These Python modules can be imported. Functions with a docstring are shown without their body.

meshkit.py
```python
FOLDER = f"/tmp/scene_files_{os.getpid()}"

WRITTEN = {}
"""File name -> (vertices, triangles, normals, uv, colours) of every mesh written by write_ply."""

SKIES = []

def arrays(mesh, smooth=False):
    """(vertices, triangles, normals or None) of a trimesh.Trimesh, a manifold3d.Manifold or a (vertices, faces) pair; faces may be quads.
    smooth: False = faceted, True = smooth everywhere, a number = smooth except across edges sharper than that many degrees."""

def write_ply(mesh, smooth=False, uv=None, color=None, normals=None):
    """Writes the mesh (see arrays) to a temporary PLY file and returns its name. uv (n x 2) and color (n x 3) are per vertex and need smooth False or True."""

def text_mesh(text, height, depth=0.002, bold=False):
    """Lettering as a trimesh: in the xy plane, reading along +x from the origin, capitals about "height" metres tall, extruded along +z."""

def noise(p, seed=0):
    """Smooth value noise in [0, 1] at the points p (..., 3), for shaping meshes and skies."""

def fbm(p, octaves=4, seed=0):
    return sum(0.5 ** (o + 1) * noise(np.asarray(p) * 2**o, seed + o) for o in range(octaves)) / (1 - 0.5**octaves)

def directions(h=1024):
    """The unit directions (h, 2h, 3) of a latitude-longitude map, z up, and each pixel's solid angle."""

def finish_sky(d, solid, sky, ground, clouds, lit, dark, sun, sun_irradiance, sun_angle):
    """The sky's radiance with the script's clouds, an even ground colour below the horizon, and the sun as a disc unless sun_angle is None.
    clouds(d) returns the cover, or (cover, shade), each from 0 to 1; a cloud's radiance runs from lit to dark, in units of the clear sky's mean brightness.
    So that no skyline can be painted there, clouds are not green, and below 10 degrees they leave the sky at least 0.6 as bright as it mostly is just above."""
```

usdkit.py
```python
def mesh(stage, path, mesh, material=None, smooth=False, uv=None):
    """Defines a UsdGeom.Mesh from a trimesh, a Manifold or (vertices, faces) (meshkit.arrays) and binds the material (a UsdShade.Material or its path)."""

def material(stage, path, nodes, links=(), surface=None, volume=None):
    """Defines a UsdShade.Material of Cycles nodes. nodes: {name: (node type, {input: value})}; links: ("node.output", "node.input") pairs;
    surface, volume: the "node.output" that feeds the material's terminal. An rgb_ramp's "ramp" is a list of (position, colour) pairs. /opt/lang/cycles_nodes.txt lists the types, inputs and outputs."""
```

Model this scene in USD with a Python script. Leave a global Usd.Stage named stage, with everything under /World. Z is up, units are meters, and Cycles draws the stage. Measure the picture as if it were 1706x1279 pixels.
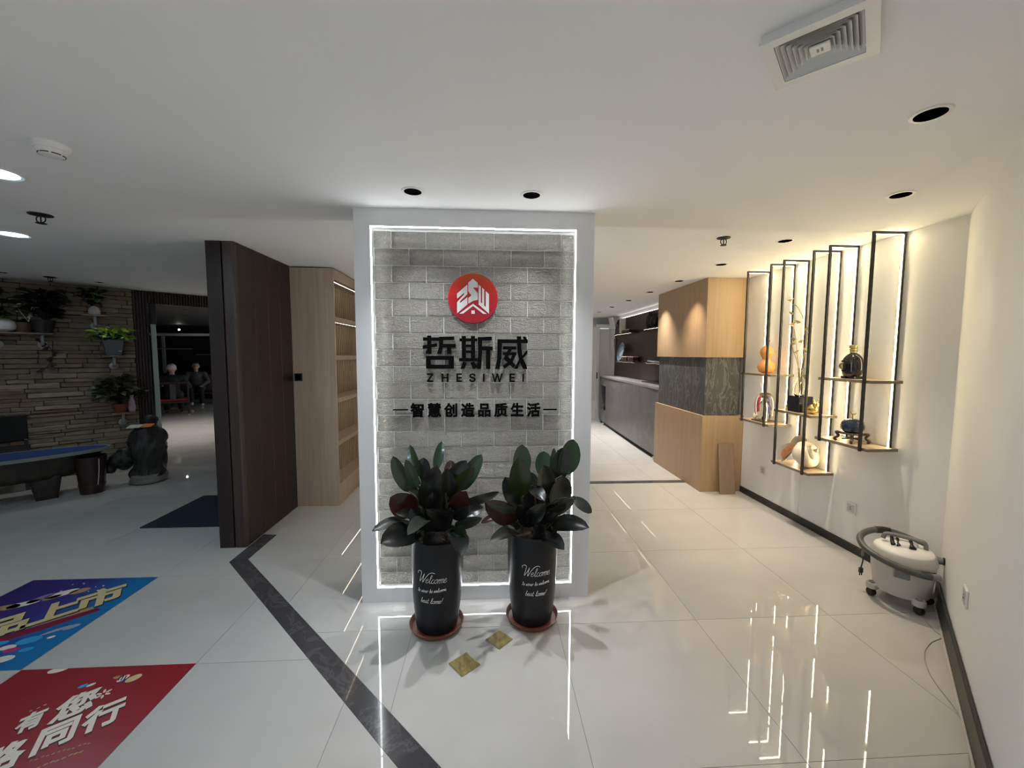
import math, random
import numpy as np, trimesh, manifold3d as m3
from shapely.geometry import Polygon, box as sbox, Point, LineString
from shapely import affinity, unary_union
from pxr import Usd, UsdGeom, UsdLux, UsdShade, Gf, Sdf
import usdkit, meshkit

stage = Usd.Stage.CreateInMemory()
UsdGeom.SetStageUpAxis(stage, 'Z'); UsdGeom.SetStageMetersPerUnit(stage, 1.0)
UsdGeom.Xform.Define(stage, '/World'); UsdGeom.Scope.Define(stage, '/World/Looks')
rng = random.Random(7); nrg = np.random.default_rng(7)

# ------------------------------------------------------------------ camera, light, exposure
EYE = (0.0, 0.0, 1.5157)
PITCH, ROLL, YAW = 0.074, 0.004, 0.057
cam = UsdGeom.Camera.Define(stage, '/World/camera')
cam.CreateHorizontalApertureAttr(36.0); cam.CreateVerticalApertureAttr(27.0)
cam.CreateFocalLengthAttr(675.0 / 1706 * 36.0); cam.CreateClippingRangeAttr((0.03, 200.0))
cam.CreateExposureAttr(0.85)
cp, sp = math.cos(PITCH), math.sin(PITCH)
fw = np.array([math.sin(YAW) * cp, math.cos(YAW) * cp, -sp]); r0 = np.array([math.cos(YAW), -math.sin(YAW), 0]); u0 = np.cross(r0, fw)
rt = math.cos(ROLL) * r0 + math.sin(ROLL) * u0; up = np.cross(rt, fw)
cam.AddTransformOp().Set(Gf.Matrix4d(*rt, 0, *up, 0, *(-fw), 0, *EYE, 1))

dome = UsdLux.DomeLight.Define(stage, '/World/sky_light')            # dim evening daylight through the open shop front behind the camera
dome.CreateIntensityAttr(0.10); dome.CreateColorAttr(Gf.Vec3f(0.93, 0.96, 1.0))
SPOT_WARM, SPOT_COOL, SPOT_LEFT, SPOT_ROOM = 2300.0, 1900.0, 68.0, 7000.0                 # radiance of the recessed lamps
LED_PILLAR, LED_SHELF = 16.0, 28.0                                      # radiance of the strips
WARM, COOL, COLD = (1.0, 0.84, 0.66), (0.92, 0.95, 1.0), (0.62, 0.82, 1.0)

# ------------------------------------------------------------------ materials
MATS = {}
def mat(name, nodes, links=(), surface='p.BSDF'):
    MATS[name] = usdkit.material(stage, '/World/Looks/' + name, nodes, links, surface=surface); return MATS[name]
def plain(name, col, rough=0.5, metal=0.0, **kw):
    return mat(name, {'p': ('principled_bsdf', {'base_color': col, 'roughness': rough, 'metallic': metal, **kw})})
def speck(name, c1, c2, scale=(8, 8, 8), rough=0.5, bump=0.0, detail=5.0, lo=0.3, hi=0.7, coord='geometry.position', dist=0.0, **kw):
    """two tones mixed by noise stretched along an axis, with optional relief"""
    n = {'g': ('geometry', {}), 'm': ('mapping', {'scale': scale}), 'n': ('noise_texture', {'scale': 1.0, 'detail': detail, 'roughness': 0.6, 'distortion': dist}),
         'r': ('rgb_ramp', {'ramp': [(0, c1), (lo, c1), (hi, c2), (1, c2)]}), 'p': ('principled_bsdf', {'roughness': rough, **kw})}
    src = 'g.position'
    if coord == 'object':
        n['t'] = ('texture_coordinate', {}); src = 't.object'
    l = [(src, 'm.vector'), ('m.vector', 'n.vector'), ('n.fac', 'r.fac'), ('r.color', 'p.base_color')]
    if bump:
        n['b'] = ('bump', {'strength': 1.0, 'distance': bump}); l += [('n.fac', 'b.height'), ('b.normal', 'p.normal')]
    return mat(name, n, l)
def glow(name, col, strength):
    return mat(name, {'p': ('principled_bsdf', {'base_color': (0.9, 0.9, 0.9), 'emission_color': col, 'emission_strength': strength, 'roughness': 0.5})})

plain('white_paint', (0.86, 0.855, 0.845), 0.7)
plain('ceiling_paint', (0.88, 0.875, 0.87), 0.8)
plain('white_lacquer', (0.80, 0.80, 0.81), 0.35)
plain('white_plastic', (0.80, 0.79, 0.77), 0.4)
plain('matt_black', (0.012, 0.012, 0.013), 0.45)
plain('baffle_black', (0.00003, 0.00003, 0.00003), 0.9, specular_ior_level=0.0)
plain('black_metal', (0.045, 0.04, 0.038), 0.35, 0.3)
plain('skirting_black', (0.022, 0.020, 0.019), 0.4)
plain('chrome', (0.75, 0.75, 0.75), 0.15, 1.0)
plain('brass', (0.62, 0.50, 0.22), 0.35, 0.7)
plain('gold', (0.95, 0.68, 0.22), 0.22, 1.0)
plain('grout', (0.22, 0.21, 0.20), 0.8)
plain('letter_black', (0.0025, 0.003, 0.003), 0.7, specular_ior_level=0.05)
plain('print_white', (0.85, 0.85, 0.83), 0.4)
plain('grey_plastic', (0.22, 0.215, 0.207), 0.45)
plain('hose_grey', (0.085, 0.085, 0.082), 0.4)
plain('light_grey_plastic', (0.55, 0.53, 0.50), 0.4)
plain('soil', (0.03, 0.015, 0.010), 0.9)
plain('stem_green', (0.05, 0.06, 0.025), 0.5)
plain('stem_red', (0.10, 0.035, 0.02), 0.5)
plain('terracotta', (0.20, 0.060, 0.035), 0.4)
plain('mat_navy', (0.008, 0.012, 0.026), 0.9)
plain('felt_blue', (0.002, 0.035, 0.16), 0.8)
plain('rim_grey', (0.20, 0.22, 0.20), 0.6)
plain('dark_red_wood', (0.028, 0.009, 0.008), 0.4)
plain('red_cushion', (0.36, 0.02, 0.035), 0.7)
plain('dark_cloth', (0.010, 0.012, 0.018), 0.8)
plain('black_cloth', (0.006, 0.006, 0.006), 0.8)
plain('grey_cloth', (0.07, 0.068, 0.066), 0.8)
plain('skin', (0.45, 0.29, 0.21), 0.5)
plain('white_hair', (0.50, 0.49, 0.47), 0.6)
plain('black_hair', (0.010, 0.009, 0.008), 0.5)
plain('shoe_white', (0.55, 0.53, 0.50), 0.5)
plain('stone_grey_pot', (0.13, 0.14, 0.155), 0.5)
plain('clay_pot', (0.15, 0.085, 0.05), 0.6)
plain('white_glaze', (0.72, 0.72, 0.70), 0.12)
plain('pink_glaze', (0.50, 0.38, 0.44), 0.3)
plain('galvanised', (0.33, 0.35, 0.36), 0.45, 0.3)
plain('orange_paper', (0.80, 0.25, 0.02), 0.6)
plain('white_paper', (0.62, 0.66, 0.55), 0.6)
plain('jade_frame', (0.42, 0.50, 0.46), 0.4)
plain('dark_glass', (0.010, 0.011, 0.012), 0.08)
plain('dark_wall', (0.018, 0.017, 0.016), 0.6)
plain('cord_grey', (0.42, 0.40, 0.37), 0.5)
plain('cord_black', (0.03, 0.03, 0.03), 0.5)
plain('ribbon_red', (0.60, 0.03, 0.03), 0.5)
plain('ribbon_white', (0.75, 0.72, 0.68), 0.5)
plain('ribbon_blue', (0.12, 0.10, 0.35), 0.5)
plain('cap_olive', (0.16, 0.13, 0.07), 0.5)
plain('moon_white', (0.85, 0.80, 0.66), 0.5)
plain('plate_blue', (0.14, 0.26, 0.36), 0.2)
plain('plate_light', (0.42, 0.52, 0.58), 0.2)
plain('porcelain_navy', (0.010, 0.022, 0.050), 0.08, coat_weight=0.5)
plain('lacquer_black', (0.012, 0.012, 0.016), 0.12)
plain('decanter_black', (0.012, 0.008, 0.010), 0.10, coat_weight=0.6)
plain('red_floor_print', (0.26, 0.010, 0.016), 0.3)
plain('maroon_print', (0.20, 0.010, 0.035), 0.3)
plain('gold_print', (0.62, 0.50, 0.27), 0.3)
plain('cream_print', (0.78, 0.68, 0.58), 0.3)
plain('dark_print', (0.05, 0.025, 0.012), 0.3)
plain('sky_print', (0.03, 0.32, 0.62), 0.3)
plain('navy_print', (0.03, 0.035, 0.24), 0.3)
plain('violet_print', (0.28, 0.17, 0.36), 0.3)
plain('tan_print', (0.40, 0.25, 0.11), 0.3)
plain('magenta_print', (0.45, 0.03, 0.14), 0.3)
plain('slate_print', (0.30, 0.32, 0.40), 0.3)
glow('led_white', (0.93, 0.98, 1.0), LED_PILLAR)
glow('led_warm', (1.0, 0.83, 0.48), LED_SHELF)
glow('led_shelf_soft', (1.0, 0.80, 0.64), 6.0)
glow('led_cove', (1.0, 0.94, 0.90), 3.0)
glow('led_bar', (1.0, 0.78, 0.66), 2.2)
glow('lamp_cold', (0.62, 0.84, 1.0), SPOT_LEFT)
glow('glint_tiny', (1.0, 0.95, 0.85), 12.0)
for nm, c1, c2 in (('tile_a', (0.49, 0.475, 0.45), (0.53, 0.515, 0.49)), ('tile_b', (0.475, 0.46, 0.44), (0.52, 0.505, 0.48)), ('tile_c', (0.50, 0.485, 0.46), (0.545, 0.53, 0.505))):
    speck(nm, c1, c2, (1.6, 2.6, 1), 0.018, lo=0.35, hi=0.7, specular_ior_level=0.6)
def marble(name, base, vein, dark, scale, rough, coat=0.3):
    return mat(name, {'g': ('geometry', {}), 'm': ('mapping', {'scale': scale, 'rotation': (0.5, 0.4, 0.5)}), 'n': ('noise_texture', {'scale': 1.0, 'detail': 9.0, 'roughness': 0.65, 'distortion': 1.6}),
        'r': ('rgb_ramp', {'ramp': [(0, dark), (0.38, base), (0.50, base), (0.535, vein), (0.57, base), (0.75, dark), (1, vein)]}), 'p': ('principled_bsdf', {'roughness': rough, 'coat_weight': coat, 'specular_ior_level': 0.5 if coat else 0.2})},
        [('g.position', 'm.vector'), ('m.vector', 'n.vector'), ('n.fac', 'r.fac'), ('r.color', 'p.base_color')])
marble('stripe_marble', (0.062, 0.059, 0.064), (0.098, 0.094, 0.098), (0.046, 0.044, 0.048), (4, 4, 4), 0.12)
marble('column_marble', (0.085, 0.085, 0.088), (0.185, 0.184, 0.186), (0.040, 0.040, 0.042), (11, 11, 3.0), 0.32, 0.0)
speck('counter_stone', (0.11, 0.106, 0.113), (0.19, 0.184, 0.194), (3, 3, 3), 0.35, lo=0.3, hi=0.75, detail=8, dist=1.0)
speck('counter_top', (0.24, 0.23, 0.25), (0.30, 0.29, 0.31), (5, 5, 5), 0.18)
speck('oak', (0.40, 0.270, 0.155), (0.47, 0.325, 0.195), (38, 38, 1.3), 0.4, lo=0.3, hi=0.7)
speck('oak_grey', (0.31, 0.235, 0.18), (0.40, 0.31, 0.24), (45, 45, 1.5), 0.45, lo=0.3, hi=0.7)
speck('oak_slat', (0.25, 0.195, 0.135), (0.33, 0.255, 0.18), (60, 60, 2), 0.5)
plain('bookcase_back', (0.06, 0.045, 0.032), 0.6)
speck('board_wood', (0.27, 0.19, 0.125), (0.33, 0.235, 0.16), (45, 45, 1.5), 0.45)
speck('shelf_oak', (0.36, 0.27, 0.18), (0.46, 0.35, 0.24), (30, 3, 30), 0.45)
speck('shelf_edge', (0.17, 0.14, 0.10), (0.22, 0.18, 0.13), (30, 3, 30), 0.5)
speck('walnut', (0.013, 0.0072, 0.0058), (0.022, 0.0125, 0.010), (55, 55, 1.2), 0.38, lo=0.25, hi=0.75)
speck('walnut_light', (0.034, 0.020, 0.018), (0.052, 0.031, 0.027), (55, 55, 1.2), 0.38)
speck('panel_brown', (0.032, 0.020, 0.017), (0.044, 0.028, 0.024), (30, 30, 1.5), 0.45)
speck('root_wood', (0.006, 0.007, 0.006), (0.032, 0.032, 0.029), (14, 14, 4), 0.45, bump=0.02, lo=0.35, hi=0.75)
speck('root_base', (0.13, 0.12, 0.105), (0.22, 0.21, 0.19), (10, 10, 10), 0.7)
speck('table_wood', (0.012, 0.010, 0.008), (0.035, 0.027, 0.018), (12, 12, 5), 0.4)
speck('pot_glaze', (0.012, 0.012, 0.014), (0.017, 0.017, 0.020), (40, 40, 40), 0.38, bump=0.0008, specular_ior_level=0.28)
speck('gourd_skin', (0.62, 0.24, 0.06), (0.74, 0.34, 0.11), (18, 18, 12), 0.35)
speck('shell_white', (0.72, 0.62, 0.48), (0.82, 0.74, 0.62), (25, 25, 25), 0.35)
speck('shell_orange', (0.62, 0.20, 0.05), (0.80, 0.42, 0.20), (25, 25, 25), 0.3)
speck('carved_stand', (0.045, 0.022, 0.014), (0.08, 0.045, 0.03), (60, 60, 60), 0.35)
speck('gold_leaf_print', (0.16, 0.12, 0.04), (0.36, 0.29, 0.10), (60, 8, 60), 0.35, specular_ior_level=0.6)
speck('twig_gold', (0.36, 0.27, 0.12), (0.55, 0.43, 0.22), (60, 60, 60), 0.4)
for k, (c1, c2) in enumerate((((0.20, 0.158, 0.12), (0.30, 0.245, 0.19)), ((0.15, 0.12, 0.094), (0.25, 0.205, 0.16)), ((0.25, 0.205, 0.155), (0.36, 0.30, 0.235)), ((0.18, 0.135, 0.105), (0.28, 0.20, 0.155)))):
    speck('ledge_stone_%d' % k, c1, c2, (9, 9, 26), 0.8, bump=0.012)
plain('stone_backing', (0.05, 0.042, 0.034), 0.9)
def leaf_mat(name, c, back, rough=0.28):
    mat(name, {'p': ('principled_bsdf', {'base_color': c, 'roughness': rough, 'coat_weight': 0.15}), 't': ('translucent_bsdf', {'color': back}), 'x': ('mix_closure', {'fac': 0.12})},
        [('p.BSDF', 'x.closure1'), ('t.BSDF', 'x.closure2')], 'x.closure')
leaf_mat('rubber_dark', (0.010, 0.012, 0.011), (0.02, 0.02, 0.012)); leaf_mat('rubber_green', (0.014, 0.034, 0.016), (0.03, 0.06, 0.02))
leaf_mat('rubber_maroon', (0.030, 0.010, 0.009), (0.06, 0.015, 0.01)); leaf_mat('rubber_olive', (0.022, 0.030, 0.010), (0.04, 0.06, 0.015))
leaf_mat('rubber_grey', (0.030, 0.034, 0.028), (0.03, 0.04, 0.02), 0.35)
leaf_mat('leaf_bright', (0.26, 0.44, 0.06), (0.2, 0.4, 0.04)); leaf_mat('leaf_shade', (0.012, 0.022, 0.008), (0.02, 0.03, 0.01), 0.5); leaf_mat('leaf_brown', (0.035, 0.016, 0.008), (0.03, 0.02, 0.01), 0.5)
# pressed glass brick: clear-grey textured glass, part see-through
def glass_brick(name, tint, sc):
    mat(name, {'g': ('geometry', {}), 'm': ('mapping', {'scale': (sc, sc, sc * 1.5)}), 'n': ('noise_texture', {'scale': 1.0, 'detail': 5.0, 'roughness': 0.62, 'distortion': 3.0}), 'b': ('bump', {'strength': 1.0, 'distance': 0.09}),
        'm2': ('mapping', {'scale': (60, 60, 95)}), 'n2': ('noise_texture', {'scale': 1.0, 'detail': 3.0, 'roughness': 0.6, 'distortion': 1.5}), 'r': ('rgb_ramp', {'ramp': [(0, tuple(0.74 * c for c in tint)), (0.40, tuple(0.80 * c for c in tint)), (0.58, tint), (1, (1, 1, 0.95))]}),
        'p': ('principled_bsdf', {'roughness': 0.12, 'transmission_weight': 0.42, 'ior': 1.45, 'specular_ior_level': 0.8})},
        [('g.position', 'm.vector'), ('m.vector', 'n.vector'), ('n.fac', 'b.height'), ('b.normal', 'p.normal'), ('g.position', 'm2.vector'), ('m2.vector', 'n2.vector'), ('n2.fac', 'r.fac'), ('r.color', 'p.base_color')])
glass_brick('glass_brick_a', (0.96, 0.91, 0.82), 30); glass_brick('glass_brick_b', (0.89, 0.84, 0.76), 26); glass_brick('glass_brick_c', (0.98, 0.94, 0.86), 34)
plain('mortar_white', (0.85, 0.85, 0.82), 0.5)
mat('clear_glass', {'t': ('transparent_bsdf', {'color': (0.93, 0.95, 0.94)}), 'g': ('glossy_bsdf', {'color': (1, 1, 1), 'roughness': 0.03}), 'f': ('fresnel', {'IOR': 1.5}), 'x': ('mix_closure', {})}, [('f.fac', 'x.fac'), ('t.BSDF', 'x.closure1'), ('g.BSDF', 'x.closure2')], 'x.closure')
plain('vase_glass', (0.95, 0.93, 0.85), 0.04, transmission_weight=1.0, ior=1.45)
# logo disc: orange at the top running to crimson at the bottom (printed colour)
mat('logo_red', {'g': ('geometry', {}), 's': ('separate_xyz', {}), 'k': ('map_range', {'from_min': 1.70, 'from_max': 1.98, 'clamp': True}), 'r': ('rgb_ramp', {'ramp': [(0, (0.36, 0.004, 0.022)), (0.5, (0.50, 0.010, 0.018)), (0.75, (0.58, 0.035, 0.012)), (1, (0.60, 0.10, 0.02))]}), 'p': ('principled_bsdf', {'roughness': 0.15})},
    [('g.position', 's.vector'), ('s.z', 'k.value'), ('k.result', 'r.fac'), ('r.color', 'p.base_color')])
mat('blue_floor_print', {'g': ('geometry', {}), 's': ('separate_xyz', {}), 'k': ('map_range', {'from_min': -3.0, 'from_max': -2.3, 'clamp': True}), 'r': ('rgb_ramp', {'ramp': [(0, (0.026, 0.014, 0.12)), (0.55, (0.038, 0.026, 0.20)), (0.8, (0.015, 0.10, 0.32)), (1, (0.004, 0.15, 0.38))]}), 'p': ('principled_bsdf', {'roughness': 0.3})},
    [('g.position', 's.vector'), ('s.x', 'k.value'), ('k.result', 'r.fac'), ('r.color', 'p.base_color')])

# ------------------------------------------------------------------ scene writing
USED = {}
def numbered(parent, name):
    k = USED.get((parent, name), 0); USED[(parent, name)] = k + 1
    return f'{parent}/{name}' + (f'_{k:03d}' if k else '')
def keys(prim, label=None, cat=None, group=None, kind=None):
    for a, b in (('label', label), ('category', cat), ('group', group), ('kind', kind)):
        if b: prim.SetCustomDataByKey(a, b)
class Thing:
    def __init__(s, name, label=None, cat=None, loc=(0, 0, 0), rz=0.0, group=None, kind=None):
        s.path = numbered('/World', name); x = UsdGeom.Xform.Define(stage, s.path)
        x.AddTranslateOp().Set(Gf.Vec3d(*map(float, loc)))
        if rz: x.AddRotateZOp().Set(float(rz))
        keys(x.GetPrim(), label, cat, group, kind)
    def part(s, name, mesh, material, smooth=False, label=None, under=None, kind=None):
        p = numbered(under or s.path, name)
        keys(usdkit.mesh(stage, p, mesh, MATS[material], smooth).GetPrim(), label, None, None, kind); return p
def solo(name, label, cat, mesh, material, loc=(0, 0, 0), rz=0.0, smooth=False, group=None, kind=None):
    p = numbered('/World', name); m = usdkit.mesh(stage, p, mesh, MATS[material], smooth)
    m.AddTranslateOp().Set(Gf.Vec3d(*map(float, loc)))
    if rz: m.AddRotateZOp().Set(float(rz))
    keys(m.GetPrim(), label, cat, group, kind); return p

# ------------------------------------------------------------------ shapes
def cat(*ms): return trimesh.util.concatenate([m for m in (ms[0] if len(ms) == 1 and isinstance(ms[0], (list, tuple)) else ms)])
_BEV = None
def box(x0, x1, y0, y1, z0, z1, bev=0.0):
    lo, hi = np.array([x0, y0, z0], float), np.array([x1, y1, z1], float)
    if bev <= 0:
        m = trimesh.creation.box(hi - lo); m.apply_translation((lo + hi) / 2); return m
    global _BEV
    if _BEV is None:
        pts = np.array([[(a, b, c)[k] for k in range(3)] for a in (0, 1) for b in (0, 1) for c in (0, 1) for _ in range(3)], float); ax = np.array([k % 3 for k in range(24)])
        q = pts.copy()
        for i in range(24):
            for k in range(3):
                if k != ax[i]: q[i, k] += 0.2 * (1 if pts[i, k] == 0 else -1)
        from scipy.spatial import ConvexHull
        h = ConvexHull(q); f = h.simplices.copy()
        for i, t in enumerate(f):
            if np.dot(np.cross(q[t[1]] - q[t[0]], q[t[2]] - q[t[0]]), h.equations[i, :3]) < 0: f[i] = t[::-1]
        _BEV = (pts, ax, f)
    pts, ax, f = _BEV; v = lo + pts * (hi - lo); b = min(bev, 0.45 * (hi - lo).min())
    for k in range(3):
        on = ax != k; v[on, k] += np.where(pts[on, k] == 0, b, -b)
    return trimesh.Trimesh(v, f, process=False)
def cyl(a, b, r, n=24, r2=None):
    return tube([a, b], [r, r if r2 is None else r2], n)
def tube(pts, r, n=10, cap=True):
    p = np.asarray(pts, float); r = np.full(len(p), r, float) if np.ndim(r) == 0 else np.asarray(r, float)
    t = np.gradient(p, axis=0) if len(p) > 2 else np.repeat((p[1:] - p[:1]), 2, 0); t /= np.maximum(np.linalg.norm(t, axis=1, keepdims=True), 1e-12)
    a = np.cross(t[0], [0, 0, 1.0]); a = a if np.linalg.norm(a) > 1e-3 else np.cross(t[0], [0, 1.0, 0]); a /= np.linalg.norm(a)
    v = []; ang = np.linspace(0, 2 * np.pi, n, endpoint=False)
    for i in range(len(p)):
        a = a - t[i] * np.dot(a, t[i]); a /= np.linalg.norm(a); b = np.cross(t[i], a)
        v.append(p[i] + r[i] * (np.cos(ang)[:, None] * a + np.sin(ang)[:, None] * b))
    v = np.vstack(v); f = []
    for i in range(len(p) - 1):
        for k in range(n):
            q = (k + 1) % n; A, B, C, D = i * n + k, i * n + q, (i + 1) * n + q, (i + 1) * n + k
            f += [(A, B, C), (A, C, D)]
    if cap:
        v = np.vstack([v, p[0], p[-1]]); c0, c1 = len(v) - 2, len(v) - 1; o = (len(p) - 1) * n
        for k in range(n):
            q = (k + 1) % n; f += [(c0, q, k), (c1, o + k, o + q)]
    return trimesh.Trimesh(v, np.array(f), process=False)
def curve(pts, n=8):
    """Catmull-Rom through the points"""
    p = np.asarray(pts, float); p = np.vstack([2 * p[0] - p[1], p, 2 * p[-1] - p[-2]]); out = []
    for i in range(1, len(p) - 2):
        for t in np.linspace(0, 1, n, endpoint=False):
            a, b, c, d = p[i - 1:i + 3]
            out.append(0.5 * (2 * b + (c - a) * t + (2 * a - 5 * b + 4 * c - d) * t * t + (3 * b - a - 3 * c + d) * t ** 3))
    return np.array(out + [p[-2]])
def lathe(profile, n=40):
    pr = np.asarray(profile, float); ang = np.linspace(0, 2 * np.pi, n, endpoint=False); v = []; f = []
    for r, z in pr: v.append(np.c_[r * np.cos(ang), r * np.sin(ang), np.full(n, z)])
    for i in range(len(pr) - 1):
        for k in range(n):
            q = (k + 1) % n; f += [(i * n + k, i * n + q, (i + 1) * n + q), (i * n + k, (i + 1) * n + q, (i + 1) * n + k)]
    m = trimesh.Trimesh(np.vstack(v), np.array(f), process=False); m.merge_vertices(); m.update_faces(m.nondegenerate_faces()); m.remove_unreferenced_vertices(); return m
def prism(poly, z0, z1):
    gs = [g for g in getattr(poly, 'geoms', [poly]) if g.geom_type == 'Polygon' and g.area > 1e-9]; out = []
    for g in gs:
        m = trimesh.creation.extrude_polygon(g, z1 - z0, engine='earcut'); m.apply_translation((0, 0, z0)); out.append(m)
    return cat(out)
def upright(m):
    """from the xy plane (y up, +z towards the reader) to the xz plane facing -y"""
    m = m.copy(); v = m.vertices; m.vertices = np.c_[v[:, 0], -v[:, 2], v[:, 1]]; return m
def moved(m, d): m = m.copy(); m.apply_translation(d); return m
def turned(m, deg, axis=(0, 0, 1), point=None): m = m.copy(); m.apply_transform(trimesh.transformations.rotation_matrix(math.radians(deg), axis, point)); return m
def scaled(m, s): m = m.copy(); m.vertices = m.vertices * np.asarray(s); return m
def ball(c, r, n=2, s=(1, 1, 1)): m = trimesh.creation.icosphere(n, r); m.vertices = m.vertices * np.asarray(s) + c; return m
def blob(m, amp, freq, seed=0):
    v = np.array(m.vertices); n = np.array(m.vertex_normals); m = m.copy(); m.vertices = v + n * ((meshkit.fbm(v * freq, 4, seed) - 0.5) * 2 * amp)[:, None]; return m
def leaf_mesh(base, tip, width, roll=0.0, droop=0.12, fold=0.10, nl=10, nw=5, face=(0, -1, 0.15), sharp=1.0):
    """a leaf blade from base to tip with a folded midrib and a curve along its length"""
    b, t = np.asarray(base, float), np.asarray(tip, float); d = t - b; L = np.linalg.norm(d); d /= L
    s = np.cross(d, face); s = s / max(np.linalg.norm(s), 1e-6); nrm = np.cross(s, d)
    c, q = math.cos(roll), math.sin(roll); s, nrm = c * s + q * nrm, c * nrm - q * s
    v = []; f = []
    for i in range(nl):
        u = i / (nl - 1); w = width * 0.5 * (math.sin(math.pi * min(1, u ** 0.92)) ** 0.52)
        w = max(w, 0.0012); mid = b + d * L * u - nrm * L * droop * (u - 0.5) ** 2 * 2
        for k in range(nw):
            x = k / (nw - 1) * 2 - 1; v.append(mid + s * w * x + nrm * (abs(x) - 0.5) * w * fold * 2)
    for i in range(nl - 1):
        for k in range(nw - 1):
            A = i * nw + k; f += [(A, A + 1, A + nw + 1), (A, A + nw + 1, A + nw)]
    return trimesh.Trimesh(np.array(v), np.array(f), process=False)
# ================================================================== THE SETTING
CEIL = 2.34
S2 = math.sqrt(0.5)
PLAN = Polygon([(-2.0, -0.4), (0.13, -0.4), (2.8, 2.27), (2.8, 9.3), (-1.1, 9.3), (-4.0, 9.6), (-6.2, 10.5), (-7.9, 14.0), (-12.5, 14.0), (-8.2, 6.8), (-6.65, 3.80), (-2.4, -0.45)])
STRIPE = Polygon([(1.466, -0.4), (1.616, -0.4), (-1.772, 2.988), (-1.772, 3.395), (-1.885, 3.405), (-1.885, 2.951)])
BAR = sbox(-1.48, 4.592, 2.36, 4.690)
ZONE_R = Polygon([(1.616, -0.4), (3, -0.4), (3, 9.4), (-1.885, 9.4), (-1.885, 3.405), (-1.772, 3.395), (-1.772, 2.988)]).difference(BAR)
ZONE_L = Polygon([(1.466, -0.4), (-1.885, 2.951), (-1.885, 9.7), (-4, 15), (-14, 15), (-14, -0.4)])
fl = Thing('floor', 'polished cream porcelain tile floor with dark marble inlay bands', None, kind='structure')
fl.part('grout_bed', prism(PLAN, -0.06, -0.0015), 'grout')
def tiles(zone, ox, oy, sx, sy, tag):
    zone = zone.intersection(PLAN); x0, y0, x1, y1 = zone.bounds
    for i in range(int((x0 - ox) / sx) - 2, int((x1 - ox) / sx) + 2):
        for j in range(int((y0 - oy) / sy) - 2, int((y1 - oy) / sy) + 2):
            g = sbox(ox + i * sx, oy + j * sy, ox + (i + 1) * sx, oy + (j + 1) * sy).intersection(zone).buffer(-0.0011, join_style=2)
            if g.is_empty or g.area < 0.004: continue
            fl.part('tile', prism(g, -0.012, 0.0), 'tile_' + 'aabc'[rng.randrange(4)])
tiles(ZONE_R, 0.383, 2.154, 0.80, 0.814, 'r'); tiles(ZONE_L, -1.430, 1.958, 0.80, 0.811, 'l')
for k in range(7):                                                            # the marble band, in pieces
    a = k * 0.80 * S2 - 0.35; cut = Polygon([(1.9 - a, -3), (1.9 - a + 0.80 * S2, -3), (1.9 - a + 0.80 * S2, 6), (1.9 - a, 6)])
    cut = affinity.translate(sbox(-1.885 + 0.566 * k, -1, -1.885 + 0.566 * (k + 1), 2.955 - 0.0 + 1), 0, 0) if k else sbox(-1.9, 2.0, -1.319, 3.0)
    g = STRIPE.intersection(PLAN).intersection(cut).buffer(-0.0008, join_style=2)
    if not g.is_empty and g.area > 1e-3: fl.part('inlay_band', prism(g, -0.012, 0.0002), 'stripe_marble')
g = STRIPE.intersection(sbox(-2, 3.0, -1.7, 3.5)).buffer(-0.0008, join_style=2); fl.part('inlay_band', prism(g, -0.012, 0.0002), 'stripe_marble')
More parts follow.
